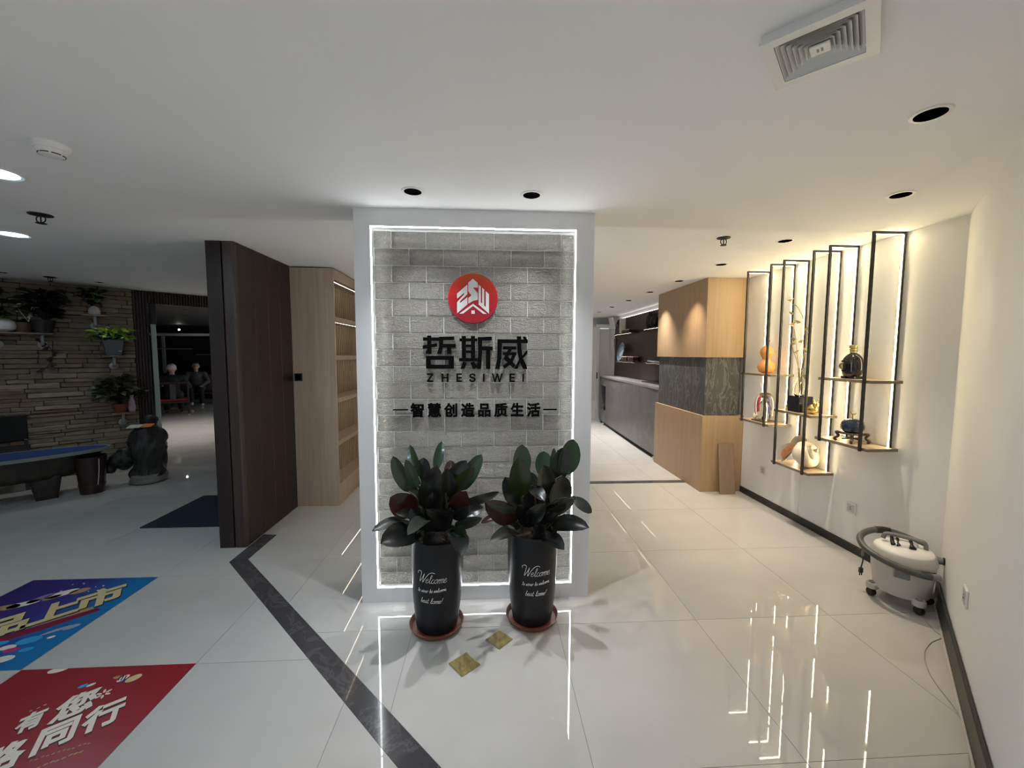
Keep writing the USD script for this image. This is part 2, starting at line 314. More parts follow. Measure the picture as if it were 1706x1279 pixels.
for a, b in ((-1.48, -0.6), (-0.6, 0.25), (0.25, 1.05), (1.05, 1.28), (1.28, 1.80), (1.80, 2.36)):
    fl.part('inlay_band', prism(sbox(a, 4.592, b, 4.690).buffer(-0.0008, join_style=2), -0.012, 0.0002), 'stripe_marble')

SPOTS = [(1.506, 1.365), (2.112, 2.031), (2.135, 2.877), (2.118, 3.656), (2.125, 4.495), (2.121, 5.312), (2.129, 6.154), (2.140, 7.027), (2.150, 7.890)]
PAIR = [(-0.387, 2.154), (0.221, 2.160)]
LEFT_OFF = [(-5.037, 4.571), (-4.581, 5.116)]
holes = unary_union([Point(x, y).buffer(0.044, 24) for x, y in SPOTS + PAIR] + [Point(x, y).buffer(0.036, 16) for x, y in LEFT_OFF] + [Point(x, y).buffer(0.044, 24) for x, y in ((-5.75, 8.10), (-6.55, 9.20))])
ce = prism(PLAN.buffer(0.25, join_style=2).difference(holes), CEIL, CEIL + 0.10)
solo('ceiling', 'flat white painted ceiling', None, ce, 'ceiling_paint', kind='structure')

solo('wall_right', 'white wall carrying the lit display shelves', None, box(2.8, 2.93, 2.2, 9.45, 0, CEIL), 'white_paint', kind='structure')
solo('wall_front_right', 'blank white wall running at a slant along the right edge', None, prism(Polygon([(2.8, 2.27), (0.13, -0.40), (0.22, -0.49), (2.93, 2.2)]), 0, CEIL), 'white_paint', kind='structure')
solo('wall_front_left', 'plain wall outside the picture on the left', None, prism(Polygon([(-2.4, -0.5), (-6.68, 3.78), (-6.77, 3.69), (-2.49, -0.59)]), 0, CEIL), 'white_paint', kind='structure')
solo('wall_back', 'plain white end wall beyond the counter', None, box(-1.7, 2.48, 9.3, 9.42, 0, CEIL), 'white_paint', kind='structure')
dr = Thing('door_1', 'pale grey door beyond the far end of the counter', None, kind='structure')
dr.part('door_leaf', box(2.55, 2.80, 9.34, 9.38, 0.0, 2.10, 0.004), 'white_lacquer'); dr.part('door_frame', box(2.48, 2.55, 9.26, 9.42, 0, CEIL, 0.004), 'white_lacquer')
dr.part('header', box(2.38, 2.80, 8.96, 9.42, 2.125, 2.185, 0.006), 'white_lacquer'); dr.part('upper_panel', box(2.55, 2.80, 9.34, 9.40, 2.20, CEIL), 'white_paint')
dr.part('handle', box(2.485, 2.505, 9.24, 9.26, 0.95, 1.10, 0.004), 'matt_black')
solo('baseboard_right', 'low black skirting under the display shelves', None, box(2.786, 2.80, 2.30, 4.266, 0, 0.066, 0.003), 'skirting_black', kind='structure')
u = Thing('baseboard_front_right', 'tall black skirting along the slanting wall', None, loc=(2.8, 2.27, 0), rz=-135, kind='structure')
u.part('skirting', box(0.02, 3.70, -0.018, -0.002, 0.0, 0.125, 0.003), 'skirting_black'); u.part('sealant_bead', box(0.02, 3.70, -0.028, -0.018, 0.0, 0.006, 0.002), 'light_grey_plastic')
solo('trim_1', 'faint vertical joint cover on the shelf wall', None, box(2.7965, 2.80, 3.420, 3.440, 0.07, 0.50), 'white_lacquer', kind='structure')

# the stacked-stone wall and the doorway to the dark room (local x along the wall, y into it)
WO = (-4.707, 5.693, 0)
ws = Thing('wall_left', 'rough wall of stacked brown ledge stones', None, loc=WO, rz=45, kind='structure')
ws.part('backing', box(-2.75, 0, 0.0, 0.15, 0, CEIL), 'stone_backing')
z = 0.0; row = 0
while z < CEIL - 0.02:
    h = min(rng.choice([0.042, 0.050, 0.056, 0.062]), CEIL - z); x = -1.45 + rng.uniform(-0.2, 0)
    while x < -0.01:
        l = rng.uniform(0.16, 0.46); e = min(x + l, 0.0); d = rng.uniform(0.008, 0.042)
        m = box(x + 0.002, e - 0.002, -d, 0.02, z + 0.002, z + h - 0.002, 0.006); v = np.array(m.vertices); q = v[:, 1] < 0
        v[q, 2] += nrg.uniform(-0.004, 0.004, q.sum()); v[q, 1] += nrg.uniform(-0.007, 0.004, q.sum()); m.vertices = v
        ws.part('stone', m, 'ledge_stone_%d' % rng.randrange(4)); x = e
    z += h; row += 1
solo('wall_back_left', 'plain wall hidden behind the bookcase', None, box(2.4, 5.1, 0.02, 0.15, 0, CEIL), 'white_paint', loc=WO, rz=45, kind='structure')
tr = Thing('trim_2', 'dark ribbed timber cladding around the doorway', None, loc=WO, rz=45, kind='structure')
tr.part('backing', cat(box(0.0, 0.155, 0.02, 0.15, 0, CEIL), box(0.155, 1.75, 0.02, 0.15, 2.178, CEIL), box(1.6, 2.4, 0.02, 0.15, 0, CEIL)), 'walnut')
for k in range(5): tr.part('slat', box(0.004 + k * 0.031, 0.027 + k * 0.031, -0.012, 0.02, 0, CEIL, 0.003), 'walnut_light')
for k in range(46): tr.part('slat', box(0.160 + k * 0.031, 0.183 + k * 0.031, -0.012, 0.02, 2.180, CEIL, 0.003), 'walnut_light')
dj = Thing('door_2', 'pale jade metal edge of the open glass door to the dark room', None, loc=WO, rz=45, kind='structure')
dj.part('door_stile', box(0.170, 0.225, -0.01, 0.035, 0.03, 2.165, 0.004), 'jade_frame'); dj.part('top_clip', box(0.164, 0.232, -0.014, 0.04, 1.90, 2.178, 0.004), 'matt_black'); dj.part('floor_pivot', box(0.168, 0.26, -0.012, 0.04, 0.0, 0.03, 0.004), 'galvanised')
# the dark room behind
dk = Thing('wall_dark_room', 'unlit far walls of the room behind the doorway', None, kind='structure')
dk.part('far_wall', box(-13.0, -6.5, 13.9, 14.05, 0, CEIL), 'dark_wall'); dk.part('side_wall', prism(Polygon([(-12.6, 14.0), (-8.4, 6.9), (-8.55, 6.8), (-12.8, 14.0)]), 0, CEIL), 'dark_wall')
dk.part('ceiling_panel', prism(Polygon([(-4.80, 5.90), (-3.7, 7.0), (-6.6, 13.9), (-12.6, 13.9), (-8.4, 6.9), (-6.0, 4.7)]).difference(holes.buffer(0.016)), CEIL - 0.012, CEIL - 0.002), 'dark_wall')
wd = Thing('window_1', 'dark glazed screen with pale posts inside the dark room', None, kind='structure')
for q in (-9.9, -8.35): wd.part('post', box(q, q + 0.09, 12.9, 12.98, 0.9, 2.02, 0.004), 'galvanised')
wd.part('head_rail', box(-10.6, -7.2, 12.9, 12.98, 2.02, 2.10, 0.004), 'jade_frame'); wd.part('pane', box(-10.6, -7.2, 12.93, 12.945, 0.9, 2.02), 'dark_glass')
wd.part('sill_rail', cat(box(-10.0, -9.0, 12.88, 12.90, 1.62, 1.64), box(-8.9, -8.0, 12.88, 12.90, 1.45, 1.465)), 'galvanised')

# ================================================================== CEILING FITTINGS
def downlight(x, y, warm, label, group=None, r=0.044, L=None, deep=0.085):
    t = Thing('downlight', label, 'downlight', (x, y, CEIL), group=group)
    t.part('trim_ring', lathe([(r, 0.0), (r, -0.0045), (r + 0.011, -0.0035), (r + 0.014, 0.0)], 40), 'white_plastic', 40)
    t.part('baffle', cat(lathe([(r - 0.0004, -0.0047), (r - 0.0008, 0.0), (r - 0.0015, deep)], 40), lathe([(0.0, deep + 0.002), (r, deep), (r, deep + 0.012), (0.0, deep + 0.014)], 32)), 'baffle_black', 40)
    if L:
        d = UsdLux.DiskLight.Define(stage, t.path + '/lamp'); d.CreateRadiusAttr(0.022); d.CreateIntensityAttr(L); d.CreateColorAttr(Gf.Vec3f(*warm)); d.AddTranslateOp().Set(Gf.Vec3d(0, 0, deep - 0.006))
names = ['black-centred recessed downlight nearest the air vent', 'black-centred recessed downlight above the corner by the nearest display shelf', 'black-centred recessed downlight above the middle display shelf, right of the sprinkler', 'black-centred recessed downlight above the near corner of the oak column',
         'small recessed downlight just past the oak column corner', 'recessed downlight over the near end of the counter', 'recessed downlight fourth from the far end of the counter row', 'recessed downlight second from the far end of the counter row', 'tiny recessed downlight farthest down the counter row']
names[6] = 'recessed downlight third from the far end of the counter row'
for k, ((x, y), n) in enumerate(zip(SPOTS, names)): downlight(x, y, WARM if k < 5 else (1.0, 0.93, 0.87), n, 'downlights in the right-hand row', L=SPOT_WARM * (0.14, 0.18, 1.1, 1.2, 1.1, 1.7, 1.9, 2.8, 3.6)[k])
for (x, y), n in zip(PAIR, ('recessed downlight in front of the logo wall, on its left', 'recessed downlight in front of the logo wall, on its right')): downlight(x, y, COOL, n, 'downlights before the logo wall', L=SPOT_COOL)
for (x, y), n in zip(LEFT_OFF, ('small dark-centred downlight near the stone wall at the left edge', 'small dark-centred downlight near the stone wall above the small top shelf')): downlight(x, y, COOL, n, 'downlights by the stone wall', r=0.036, L=520.0)
def lit_lamp(x, y, label):
    t = Thing('ceiling_lamp', label, 'ceiling lamp', (x, y, CEIL), group='lit lamps on the left')
    t.part('trim_ring', lathe([(0.075, 0.0), (0.075, -0.006), (0.088, -0.008), (0.096, -0.003), (0.097, 0.0)], 40), 'white_plastic', 40)
    t.part('lit_lens', lathe([(0.0, -0.005), (0.074, -0.004), (0.075, 0.0), (0.0, 0.0)], 40), 'lamp_cold', 40)
lit_lamp(-2.262, 2.057, 'glowing cold white ceiling lamp at the left edge, nearer one'); lit_lamp(-3.330, 3.097, 'glowing cold white ceiling lamp at the left edge, below the hanging sprinkler')
lit_lamp(-1.15, 0.62, 'glowing cold white ceiling lamp overhead, out of the picture at the upper left')

def sprinkler(x, y, label, s=1.0):
    t = Thing('sprinkler', label, 'sprinkler', (x, y, CEIL), group='black fire sprinklers')
    t.part('escutcheon', lathe([(0.0, -0.010), (0.014 * s, -0.011), (0.040 * s, -0.004), (0.041 * s, 0.0), (0.0, 0.0)], 32), 'matt_black', 40)
    t.part('frame_arm', cat(tube(curve([(0.010 * s, 0, -0.008), (0.019 * s, 0, -0.022), (0.016 * s, 0, -0.040), (0.0, 0, -0.050)]), 0.003, 8), tube(curve([(-0.010 * s, 0, -0.008), (-0.019 * s, 0, -0.022), (-0.016 * s, 0, -0.040), (0.0, 0, -0.050)]), 0.003, 8)), 'matt_black', True)
    t.part('bulb', tube([(0, 0, -0.010), (0, 0, -0.048)], 0.0032, 8), 'dark_red_wood'); t.part('deflector', lathe([(0.0, -0.050), (0.018 * s, -0.050), (0.019 * s, -0.053), (0.0, -0.055)], 16), 'matt_black')
sprinkler(-2.692, 2.662, 'black fire sprinkler between the two glowing lamps at left', 1.35); sprinkler(1.657, 2.843, 'black fire sprinkler on the ceiling right of the logo wall', 1.1); sprinkler(-4.824, 4.817, 'small dark sprinkler close to the stone wall', 1.3)
t = Thing('smoke_detector', 'white round smoke detector on the ceiling at upper left', 'smoke detector', (-1.745, 1.785, CEIL))
t.part('base', lathe([(0.0, 0.0), (0.056, 0.0), (0.056, -0.010), (0.050, -0.022), (0.0, -0.022)], 48), 'white_plastic', 35)
t.part('sensor_cap', lathe([(0.0, -0.022), (0.046, -0.022), (0.038, -0.040), (0.031, -0.0445), (0.0, -0.046)], 48), 'white_plastic', 35)
for k in range(7):
    a = k * 2 * math.pi / 7; ang = np.linspace(a + 0.08, a + 0.78, 7)
    t.part('vent_slot', tube(np.c_[0.0385 * np.cos(ang), 0.0385 * np.sin(ang), np.full(7, -0.0396)], 0.0019, 6), 'matt_black')
# air vent
t = Thing('air_vent', 'square white ceiling air vent with nested louvres', 'air vent', (0.868, 1.078, CEIL), 45)
def ring(a, b, za, zb):                                              # square ring from half-size a at za to half-size b at zb
    c = np.array([(1, 1), (-1, 1), (-1, -1), (1, -1)], float); v = np.vstack([np.c_[c * a, [za] * 4], np.c_[c * b, [zb] * 4], np.c_[c * (a - 0.0012), [za + 0.0012] * 4], np.c_[c * (b - 0.0012), [zb + 0.0012] * 4]]); f = []
    for k in range(4):
        q = (k + 1) % 4; f += [(k, k + 4, q + 4), (k, q + 4, q), (k + 8, q + 12, k + 12), (k + 8, q + 8, q + 12), (k, q, q + 8), (k, q + 8, k + 8), (k + 4, k + 12, q + 12), (k + 4, q + 12, q + 4)]
    return trimesh.Trimesh(v, np.array(f), process=False)
t.part('frame', prism(sbox(-0.118, -0.118, 0.118, 0.118).difference(sbox(-0.090, -0.090, 0.090, 0.090)), -0.026, -0.018), 'white_plastic')
t.part('skirt', prism(sbox(-0.114, -0.114, 0.114, 0.114).difference(sbox(-0.108, -0.108, 0.108, 0.108)), -0.018, 0.0), 'white_plastic')
for k in range(6): t.part('louvre', ring(0.089 - k * 0.0115, 0.079 - k * 0.0115, -0.024, -0.010), 'white_plastic')
t.part('dark_core', box(-0.09, 0.09, -0.09, 0.09, -0.004, -0.001), 'grey_plastic')
t.part('centre_plate', box(-0.022, 0.022, -0.022, 0.022, -0.0255, -0.020, 0.002), 'white_plastic'); t.part('centre_slot', cat(box(-0.007, 0.007, -0.007, -0.002, -0.0262, -0.0250), box(-0.007, 0.007, 0.002, 0.007, -0.0262, -0.0250)), 'grey_plastic')
for k in range(5): t.part('clip', box(-0.10 + k * 0.048, -0.088 + k * 0.048, 0.110, 0.117, -0.022, -0.006, 0.002), 'white_plastic')
# character outlines (units of 1/100 em, baseline at y = 0)
GLYPHS = '''
智=55,41 55,76 90,76 90,41/62,48 82,48 82,69 62,69|20,33 81,33 81,-8 73,-8 73,-5 27,-5 27,-8 20,-8/27,12 27,2 73,2 73,12/27,27 27,18 73,18 73,27|4,36 17,43 21,47 24,53 5,54 5,60 26,61 26,70 17,70 11,61 5,64 12,74 16,84 23,83 21,76 47,76 47,70 33,69 33,60 50,60 50,54 32,54 31,53 32,52 49,41 45,36 29,47 22,38 11,32 9,31
慧=85,2 78,14 85,15 91,6 95,-3 88,-5|50,54 50,59 67,59 67,64 53,64 54,69 67,69 67,74 51,74 51,79 67,79 68,84 74,84 74,79 91,79 91,74 74,74 74,69 89,69 90,64 74,64 74,59 93,59 93,54 74,54 74,49 68,49 67,54|14,20 14,25 77,25 76,31 18,31 18,36 76,36 76,42 15,42 15,47 84,47 84,20|28,15 35,15 35,2 37,0 66,0 69,2 70,9 70,9 76,6 75,-2 72,-6 67,-7 37,-7 33,-6 28,-2|43,15 46,18 48,19 57,12 61,9 56,5 51,10|7,54 7,59 24,59 24,64 10,64 10,69 24,69 24,74 8,74 8,79 24,79 24,84 31,84 31,79 45,79 45,74 31,74 31,69 44,69 44,64 31,64 31,59 46,59 46,54 31,54 31,49 24,49 23,54|7,-2 13,8 15,15 21,12 21,8 15,-5 13,-6
创=69,-8 66,-1 82,-1 84,1 84,82 91,82 91,-3 89,-6 86,-7|64,72 72,72 71,17 64,17|3,48 10,54 20,65 27,74 31,84 38,82 36,77 54,59 59,52 59,50 54,46 46,57 33,71 25,59 14,48 14,48 51,47 49,23 47,18 43,15 31,15 29,22 39,21 40,22 42,28 43,41 22,41 22,2 24,0 47,0 50,4 51,14 52,14 57,11 56,0 53,-5 49,-7 23,-7 19,-6 16,-4 14,1 14,47 8,43
造=5,-1 13,6 18,9 18,38 5,38 5,45 25,45 25,9 36,3 49,0 80,1 97,2 95,-5 90,-6 43,-6 34,-3 25,2 22,3 18,1 9,-7|30,46 30,52 60,52 59,65 44,65 37,55 30,58 37,68 44,83 51,81 48,72 59,72 60,84 67,84 67,72 90,72 90,65 67,65 67,52 95,52 95,46|38,37 87,37 87,9 38,9/45,16 79,15 80,31 46,31|7,76 13,80 22,72 28,64 22,60 15,68
品=55,35 92,35 92,-7 85,-7 85,-3 62,-3 62,-8 55,-8/62,5 85,5 85,28 62,28|23,80 78,80 78,46 23,46/30,54 31,53 70,53 70,72 30,72|8,35 44,35 44,-7 36,-7 36,-3 16,-3 15,-8 8,-8/36,28 15,28 16,5 36,5
质=4,-3 8,6 12,22 14,44 14,77 54,79 84,83 89,78 62,73 61,63 95,62 95,56 60,56 59,46 87,46 87,11 80,11 79,39 37,39 37,11 29,11 29,46 51,46 52,56 22,56 20,26 17,7 10,-7/54,72 21,70 21,63 53,63|60,7 65,11 80,5 94,-3 90,-7 88,-7 75,0|26,-8 22,-2 36,3 47,9 52,15 54,20 54,35 62,35 61,18 59,13 54,5 45,-1 28,-8
生=5,-5 6,2 46,3 46,28 17,28 17,35 46,35 46,57 23,57 12,41 5,45 12,54 17,63 24,82 31,81 26,65 46,65 46,84 54,84 54,65 90,65 90,57 54,57 54,35 87,35 87,28 54,28 54,3 95,2 95,-5
活=32,48 32,55 61,55 61,71 39,68 37,75 66,79 85,84 88,82 91,78 91,78 68,72 68,55 96,55 96,48 68,47 68,31 89,31 89,-7 82,-7 81,-4 47,-4 46,-8 39,-8 39,31 61,31 61,47/46,3 82,3 82,24 46,24|9,78 12,82 14,82 27,76 32,72 28,66|7,-2 17,14 26,30 31,26 31,25 16,-2 13,-7 12,-7|5,50 5,51 9,55 25,47 27,45 23,40 22,39
新=46,-3 52,10 55,22 55,74 75,78 87,82 92,77 92,76 77,72 62,69 63,50 96,50 96,43 85,43 85,-7 78,-8 77,43 63,43 62,23 57,3 52,-7|5,50 16,51 15,59 13,65 17,66 19,66 20,65 23,54 23,52 18,51 32,51 38,67 6,67 6,73 25,73 22,83 28,85 34,73 50,73 50,67 38,67 45,65 39,51 52,50 52,44 32,44 32,34 51,34 51,27 32,27 32,-1 31,-3 29,-5 18,-6 16,0 25,1 25,27 5,27 5,34 25,34 25,44 5,44|36,20 37,22 41,24 50,8 44,5|4,6 10,14 13,23 19,22 18,17 11,4 9,3
上=5,-3 5,4 42,4 43,82 50,82 51,52 88,52 88,44 50,44 50,4 95,4 95,-3
市=5,62 5,70 47,70 42,83 48,85 53,78 56,70 95,70 95,62 53,62 54,48 86,48 86,10 85,8 83,5 79,4 64,4 62,11 77,11 78,12 78,41 54,41 53,-8 46,-8 46,41 23,41 22,4 15,3 15,48 46,48 46,62
一=5,43 96,43 96,35 5,35
路=5,-3 4,4 9,5 9,40 15,39 15,6 23,8 23,48 9,49 9,80 41,80 42,54 46,58 52,67 60,84 67,82 64,74 85,74 89,72 82,56 75,46 81,39 89,34 97,30 93,24 90,25 89,-8 83,-8 82,-5 57,-5 57,-8 50,-8 50,25 44,23 41,28 30,28 30,10 43,13 44,6 6,-3/70,40 56,28 83,29/57,2 82,2 82,22 57,22/60,65 63,60 69,51 74,56 80,67 61,67/41,49 30,49 30,35 42,35 43,30 56,38 65,45 56,59 47,48 42,52/35,73 16,73 16,56 34,56
有=4,30 20,45 31,63 31,64 6,64 6,71 35,71 39,84 47,82 43,71 94,71 94,64 40,64 34,53 34,52 82,52 82,-2 81,-5 78,-7 60,-8 58,-2 58,-1 74,0 75,12 33,12 33,-8 26,-8 25,39 18,32 9,25/33,19 75,18 75,28 33,29/33,35 74,35 75,45 74,46 33,46
您=85,6 77,20 83,22 84,22 91,9 94,0 87,-2|31,59 40,70 47,84 54,82 51,75 91,75 94,74 87,57 80,58 84,66 84,68 47,68 37,55|75,53 80,57 89,45 93,36 87,33 81,44|26,21 34,21 34,3 36,1 68,1 71,4 72,12 72,12 79,10 77,0 75,-4 69,-6 36,-6 31,-5 28,-3 26,0|50,33 62,34 62,65 69,65 68,30 67,29 63,28 53,27|48,19 42,26 47,29 56,20 62,12 55,8|34,38 41,45 47,56 53,55 47,43 40,33|4,55 18,70 27,84 34,82 25,68 25,27 18,27 18,58 9,49|5,-1 11,11 15,20 21,18 17,7 12,-4
同=9,79 91,79 91,-2 88,-7 80,-8 70,-8 68,-2 82,-1 84,1 84,72 17,72 16,-8 9,-8|25,61 75,61 75,55 25,55|30,5 30,44 70,44 70,13 37,12 37,5/37,38 37,19 63,19 63,38
行=39,43 39,50 95,50 95,43 80,43 80,-1 77,-6 70,-8 57,-8 55,-1 55,0 71,-1 73,1 73,43|43,71 43,78 92,78 92,71|3,32 20,48 30,62 37,60 32,52 27,45 27,-8 19,-8 19,36 8,26|4,62 5,63 17,73 27,84 34,81 29,75 20,65 8,56
'''
# ================================================================== LOGO WALL
GL = dict(kv.split('=', 1) for kv in GLYPHS.strip().split('\n'))
def glyph(ch, w, h=None, bold=0.0):
    """a character as a shapely shape, w by h metres, origin at its lower left"""
    out = []
    for poly in GL[ch].split('|'):
        rings = [[tuple(map(float, q.split(','))) for q in r.split()] for r in poly.split('/')]
        out.append(Polygon(rings[0], rings[1:]).buffer(0))
    g = unary_union(out).buffer(bold, join_style=2, mitre_limit=2); h = h or w
    return affinity.affine_transform(g, [w / 100, 0, 0, h / 100, 0, (10) * h / 100])
PX0, PX1, PY0, PY1 = -0.770, 0.620, 2.410, 2.640
OX0, OX1, OZ0, OZ1 = -0.678, 0.514, 0.090, 2.242
lw = Thing('logo_wall', 'white free-standing wall framing an illuminated glass-brick sign', 'sign wall', (0, 0, 0))
lw.part('header', box(PX0, PX1, PY0, PY1, OZ1, CEIL), 'white_lacquer'); lw.part('sill', box(PX0, PX1, PY0, PY1, 0, OZ0), 'white_lacquer')
lw.part('side_post', box(PX0, OX0, PY0, PY1, OZ0, OZ1), 'white_lacquer'); lw.part('side_post', box(OX1, PX1, PY0, PY1, OZ0, OZ1), 'white_lacquer')
LW = 0.0095
for a, b, c, d, n in ((OX0, OX0 + LW, OZ0, OZ1, 'up the left side'), (OX1 - LW, OX1, OZ0, OZ1, 'up the right side'), (OX0 + LW, OX1 - LW, OZ1 - LW, OZ1, 'along the top'), (OX0 + LW, OX1 - LW, OZ0, OZ0 + LW, 'along the bottom')):
    lw.part('led_strip', box(a, b, PY0 + 0.001, PY0 + 0.003, c, d), 'led_white', label='white light strip ' + n); lw.part('strip_channel', box(a, b, PY0 + 0.003, PY0 + 0.022, c, d), 'white_plastic'); lw.part('added_rear_strip', box(a, b, PY1 - 0.020, PY1 - 0.006, c, d), 'led_white')  # rear strips are added, to light the bricks from behind
BX0, BX1, BZ0, BZ1 = OX0 + 0.012, OX1 - 0.012, OZ0 + 0.012, OZ1 - 0.012
bricks = []; zt = 2.2195; row = 0; J = 0.0034
while zt > BZ0:
    zb = max(zt - 0.0973, BZ0); x = -0.563 - 0.198 * 2 + (0.099 if row % 2 else 0.0)
    while x < BX1:
        a, b = max(x, BX0), min(x + 0.198, BX1)
        if b - a > 0.012 and zt - zb > 0.012: bricks.append((a + J / 2, b - J / 2, zb + J / 2, zt - J / 2))
        x += 0.198
    zt = zb; row += 1
    if zb <= BZ0: break
grid = sbox(BX0 - 0.012, BZ0 - 0.012, BX1 + 0.012, BZ1 + 0.012).difference(unary_union([sbox(a, c, b, d) for a, b, c, d in bricks]))
mort = upright(prism(grid, 0, 0.06)); mort.apply_translation((0, PY0 + 0.022 + 0.06, 0)); lw.part('mortar', mort, 'mortar_white')
for a, b, c, d in bricks: lw.part('brick', box(a, b, PY0 + 0.016 + rng.uniform(0, 0.003), PY0 + 0.085, c, d, 0.004), 'glass_brick_' + 'aabc'[rng.randrange(4)])
# round logo
LX, LZ, LR, LY = -0.093, 1.839, 0.146, PY0 + 0.014
dsc = upright(lathe([(0.0, 0.0), (LR, 0.0), (LR, 0.010), (LR - 0.003, 0.013), (0.0, 0.013)], 72)); dsc = moved(dsc, (LX, LY, LZ)); dp = lw.part('logo_disc', dsc, 'logo_red', 30, label='red disc with a white peaked-house emblem')
k = 2 * LR / 394.0                                                   # metres per unit of the drawing below, whose disc is centred on 552, 270
def em(*ps): return Polygon([((x - 552) * k, (270 - y) * k) for x, y in ps])
emb = [em((552, 118), (590, 150), (590, 186), (552, 186), (572, 208), (590, 228), (590, 280), (552, 290), (514, 312), (514, 268), (540, 247), (514, 214), (514, 150)),
       em((427, 232), (508, 162), (508, 222), (464, 262), (464, 268), (508, 232), (508, 262), (508, 318), (470, 352), (470, 352), (427, 388), (427, 320), (474, 280), (427, 318)),
       em((596, 162), (614, 178), (614, 300), (624, 310), (624, 186), (640, 200), (640, 326), (652, 336), (652, 212), (678, 236), (678, 388), (596, 318)),
       em((552, 312), (660, 390), (632, 390), (552, 330), (474, 390), (444, 390)), em((539, 364), (566, 364), (566, 391), (539, 391))]
emb[1] = em((427, 234), (508, 164), (508, 318), (427, 388)).difference(em((424, 276), (482, 228), (482, 240), (424, 304))).difference(em((511, 234), (511, 258), (450, 308), (450, 294)))
em_m = cat([moved(upright(prism(e.buffer(0), 0, 0.0016)), (LX, LY - 0.0130, LZ)) for e in emb]); lw.part('emblem', em_m, 'print_white', under=dp)
# the three large characters, drawn stroke by stroke in the units of the sign (y down)
def st(w, *ps): return LineString(ps).buffer(w / 2, cap_style=2, join_style=2)
def rect(x0, y0, x1, y1): return sbox(x0, y0, x1, y1)
BIG = [
 [rect(166, 577, 290, 603), rect(196, 563, 228, 690), Polygon([(162, 640), (272, 622), (272, 648), (162, 666)]), Polygon([(196, 672), (228, 672), (228, 706), (184, 706), (188, 684)]), Polygon([(290, 572), (408, 568), (408, 594), (320, 598), (318, 650), (306, 706), (274, 706), (290, 650)]), rect(312, 628, 420, 656), rect(352, 656, 384, 706), rect(186, 722, 404, 822).difference(rect(222, 752, 364, 792))],
 [rect(450, 582, 590, 606), rect(468, 564, 500, 756), rect(540, 564, 572, 756), rect(500, 630, 540, 652), rect(500, 676, 540, 698), rect(446, 738, 592, 764), Polygon([(478, 764), (506, 776), (488, 824), (456, 824)]), Polygon([(536, 776), (562, 764), (592, 806), (572, 824), (556, 824)]), Polygon([(594, 572), (706, 568), (706, 596), (628, 600), (628, 700), (620, 824), (586, 824), (598, 700)]), rect(622, 646, 712, 676), rect(660, 676, 694, 824)],
 [Polygon([(752, 588), (992, 588), (992, 618), (786, 618), (782, 740), (766, 824), (732, 824), (750, 740)]), Polygon([(906, 564), (938, 564), (942, 660), (956, 740), (984, 796), (990, 824), (958, 824), (930, 770), (912, 690)]), Polygon([(952, 566), (974, 566), (988, 590), (962, 590)]), Polygon([(990, 670), (990, 700), (936, 760), (912, 822), (884, 822), (930, 740)]), rect(796, 644, 900, 668), Polygon([(836, 668), (866, 668), (836, 724), (896, 794), (878, 818), (800, 742)]), rect(796, 690, 902, 714), Polygon([(870, 714), (898, 714), (866, 778), (806, 822), (794, 798), (844, 764)])]]
ks = 0.000744; CX0, CZ0 = -0.093 - 552 * ks + 0.0, 1.6205 + 563 * ks
def sign(shape, depth, y1): return moved(upright(prism(shape, 0, depth)), (0, y1, 0))
TX = lambda g: affinity.affine_transform(g, [ks, 0, 0, -ks, CX0 - 0.0045 + 552 * 0, CZ0])
for strokes in BIG:
    g = TX(unary_union([s.buffer(0) for s in strokes])); lw.part('character', sign(g, 0.012, PY0 + 0.012), 'letter_black')
zx = [216, 333, 445, 551, 641, 750, 870, 958]
for ch, cxp in zip('ZHESIWEI', zx):
    m = meshkit.text_mesh(ch, 0.047, 0.010, bold=True) if ch != 'I' else box(0, 0.0085, 0, 0.047, 0, 0.010); m.apply_translation((-m.bounds[:, 0].mean(), 0, 0)); m = moved(upright(m), (CX0 - 0.0045 + cxp * ks, PY0 + 0.012, CZ0 - 926 * ks)); lw.part('letter', m, 'letter_black')
sx = -0.503
for k, ch in enumerate('智慧创造品质生活'):
    g = affinity.translate(glyph(ch, 0.082, 0.086, 3.2), -0.4640 + k * 0.0988, 1.139); lw.part('character', sign(g, 0.010, PY0 + 0.012), 'letter_black')
lw.part('dash', box(-0.567, -0.480, PY0 + 0.002, PY0 + 0.012, 1.1795, 1.1865), 'letter_black'); lw.part('dash', box(0.328, 0.410, PY0 + 0.002, PY0 + 0.012, 1.1780, 1.1850), 'letter_black')

# ================================================================== LEFT: PARTITION AND BOOKCASE
t = Thing('timber_partition', 'tall dark walnut partition standing beside the marble floor band', 'partition', (-2.088, 3.172, 0))
t.part('core_panel', box(0.0, 0.196, 0.012, 0.858, 0, CEIL), 'walnut'); t.part('front_board', box(0.0, 0.108, 0.0, 0.012, 0, CEIL, 0.002), 'walnut'); t.part('corner_post', box(0.113, 0.198, -0.002, 0.05, 0, CEIL, 0.010), 'walnut_light')
for k in range(4): t.part('side_board', box(0.194, 0.1975, 0.055 + k * 0.2, 0.252 + k * 0.2, 0, CEIL, 0.001), 'walnut')
bc = Thing('bookcase', 'tall grey-oak bookcase with slatted back behind the dark partition', 'bookcase', (-1.8925, 4.0305, 0)); BL = 1.10; BH = 2.327
bc.part('end_panel', box(0, 0.405, 0, 0.024, 0, BH, 0.002), 'oak_grey'); bc.part('end_panel', box(0, 0.405, BL - 0.024, BL, 0, BH, 0.002), 'oak_grey'); bc.part('back_panel', box(0.0, 0.13, 0.024, BL - 0.024, 0, BH), 'bookcase_back')
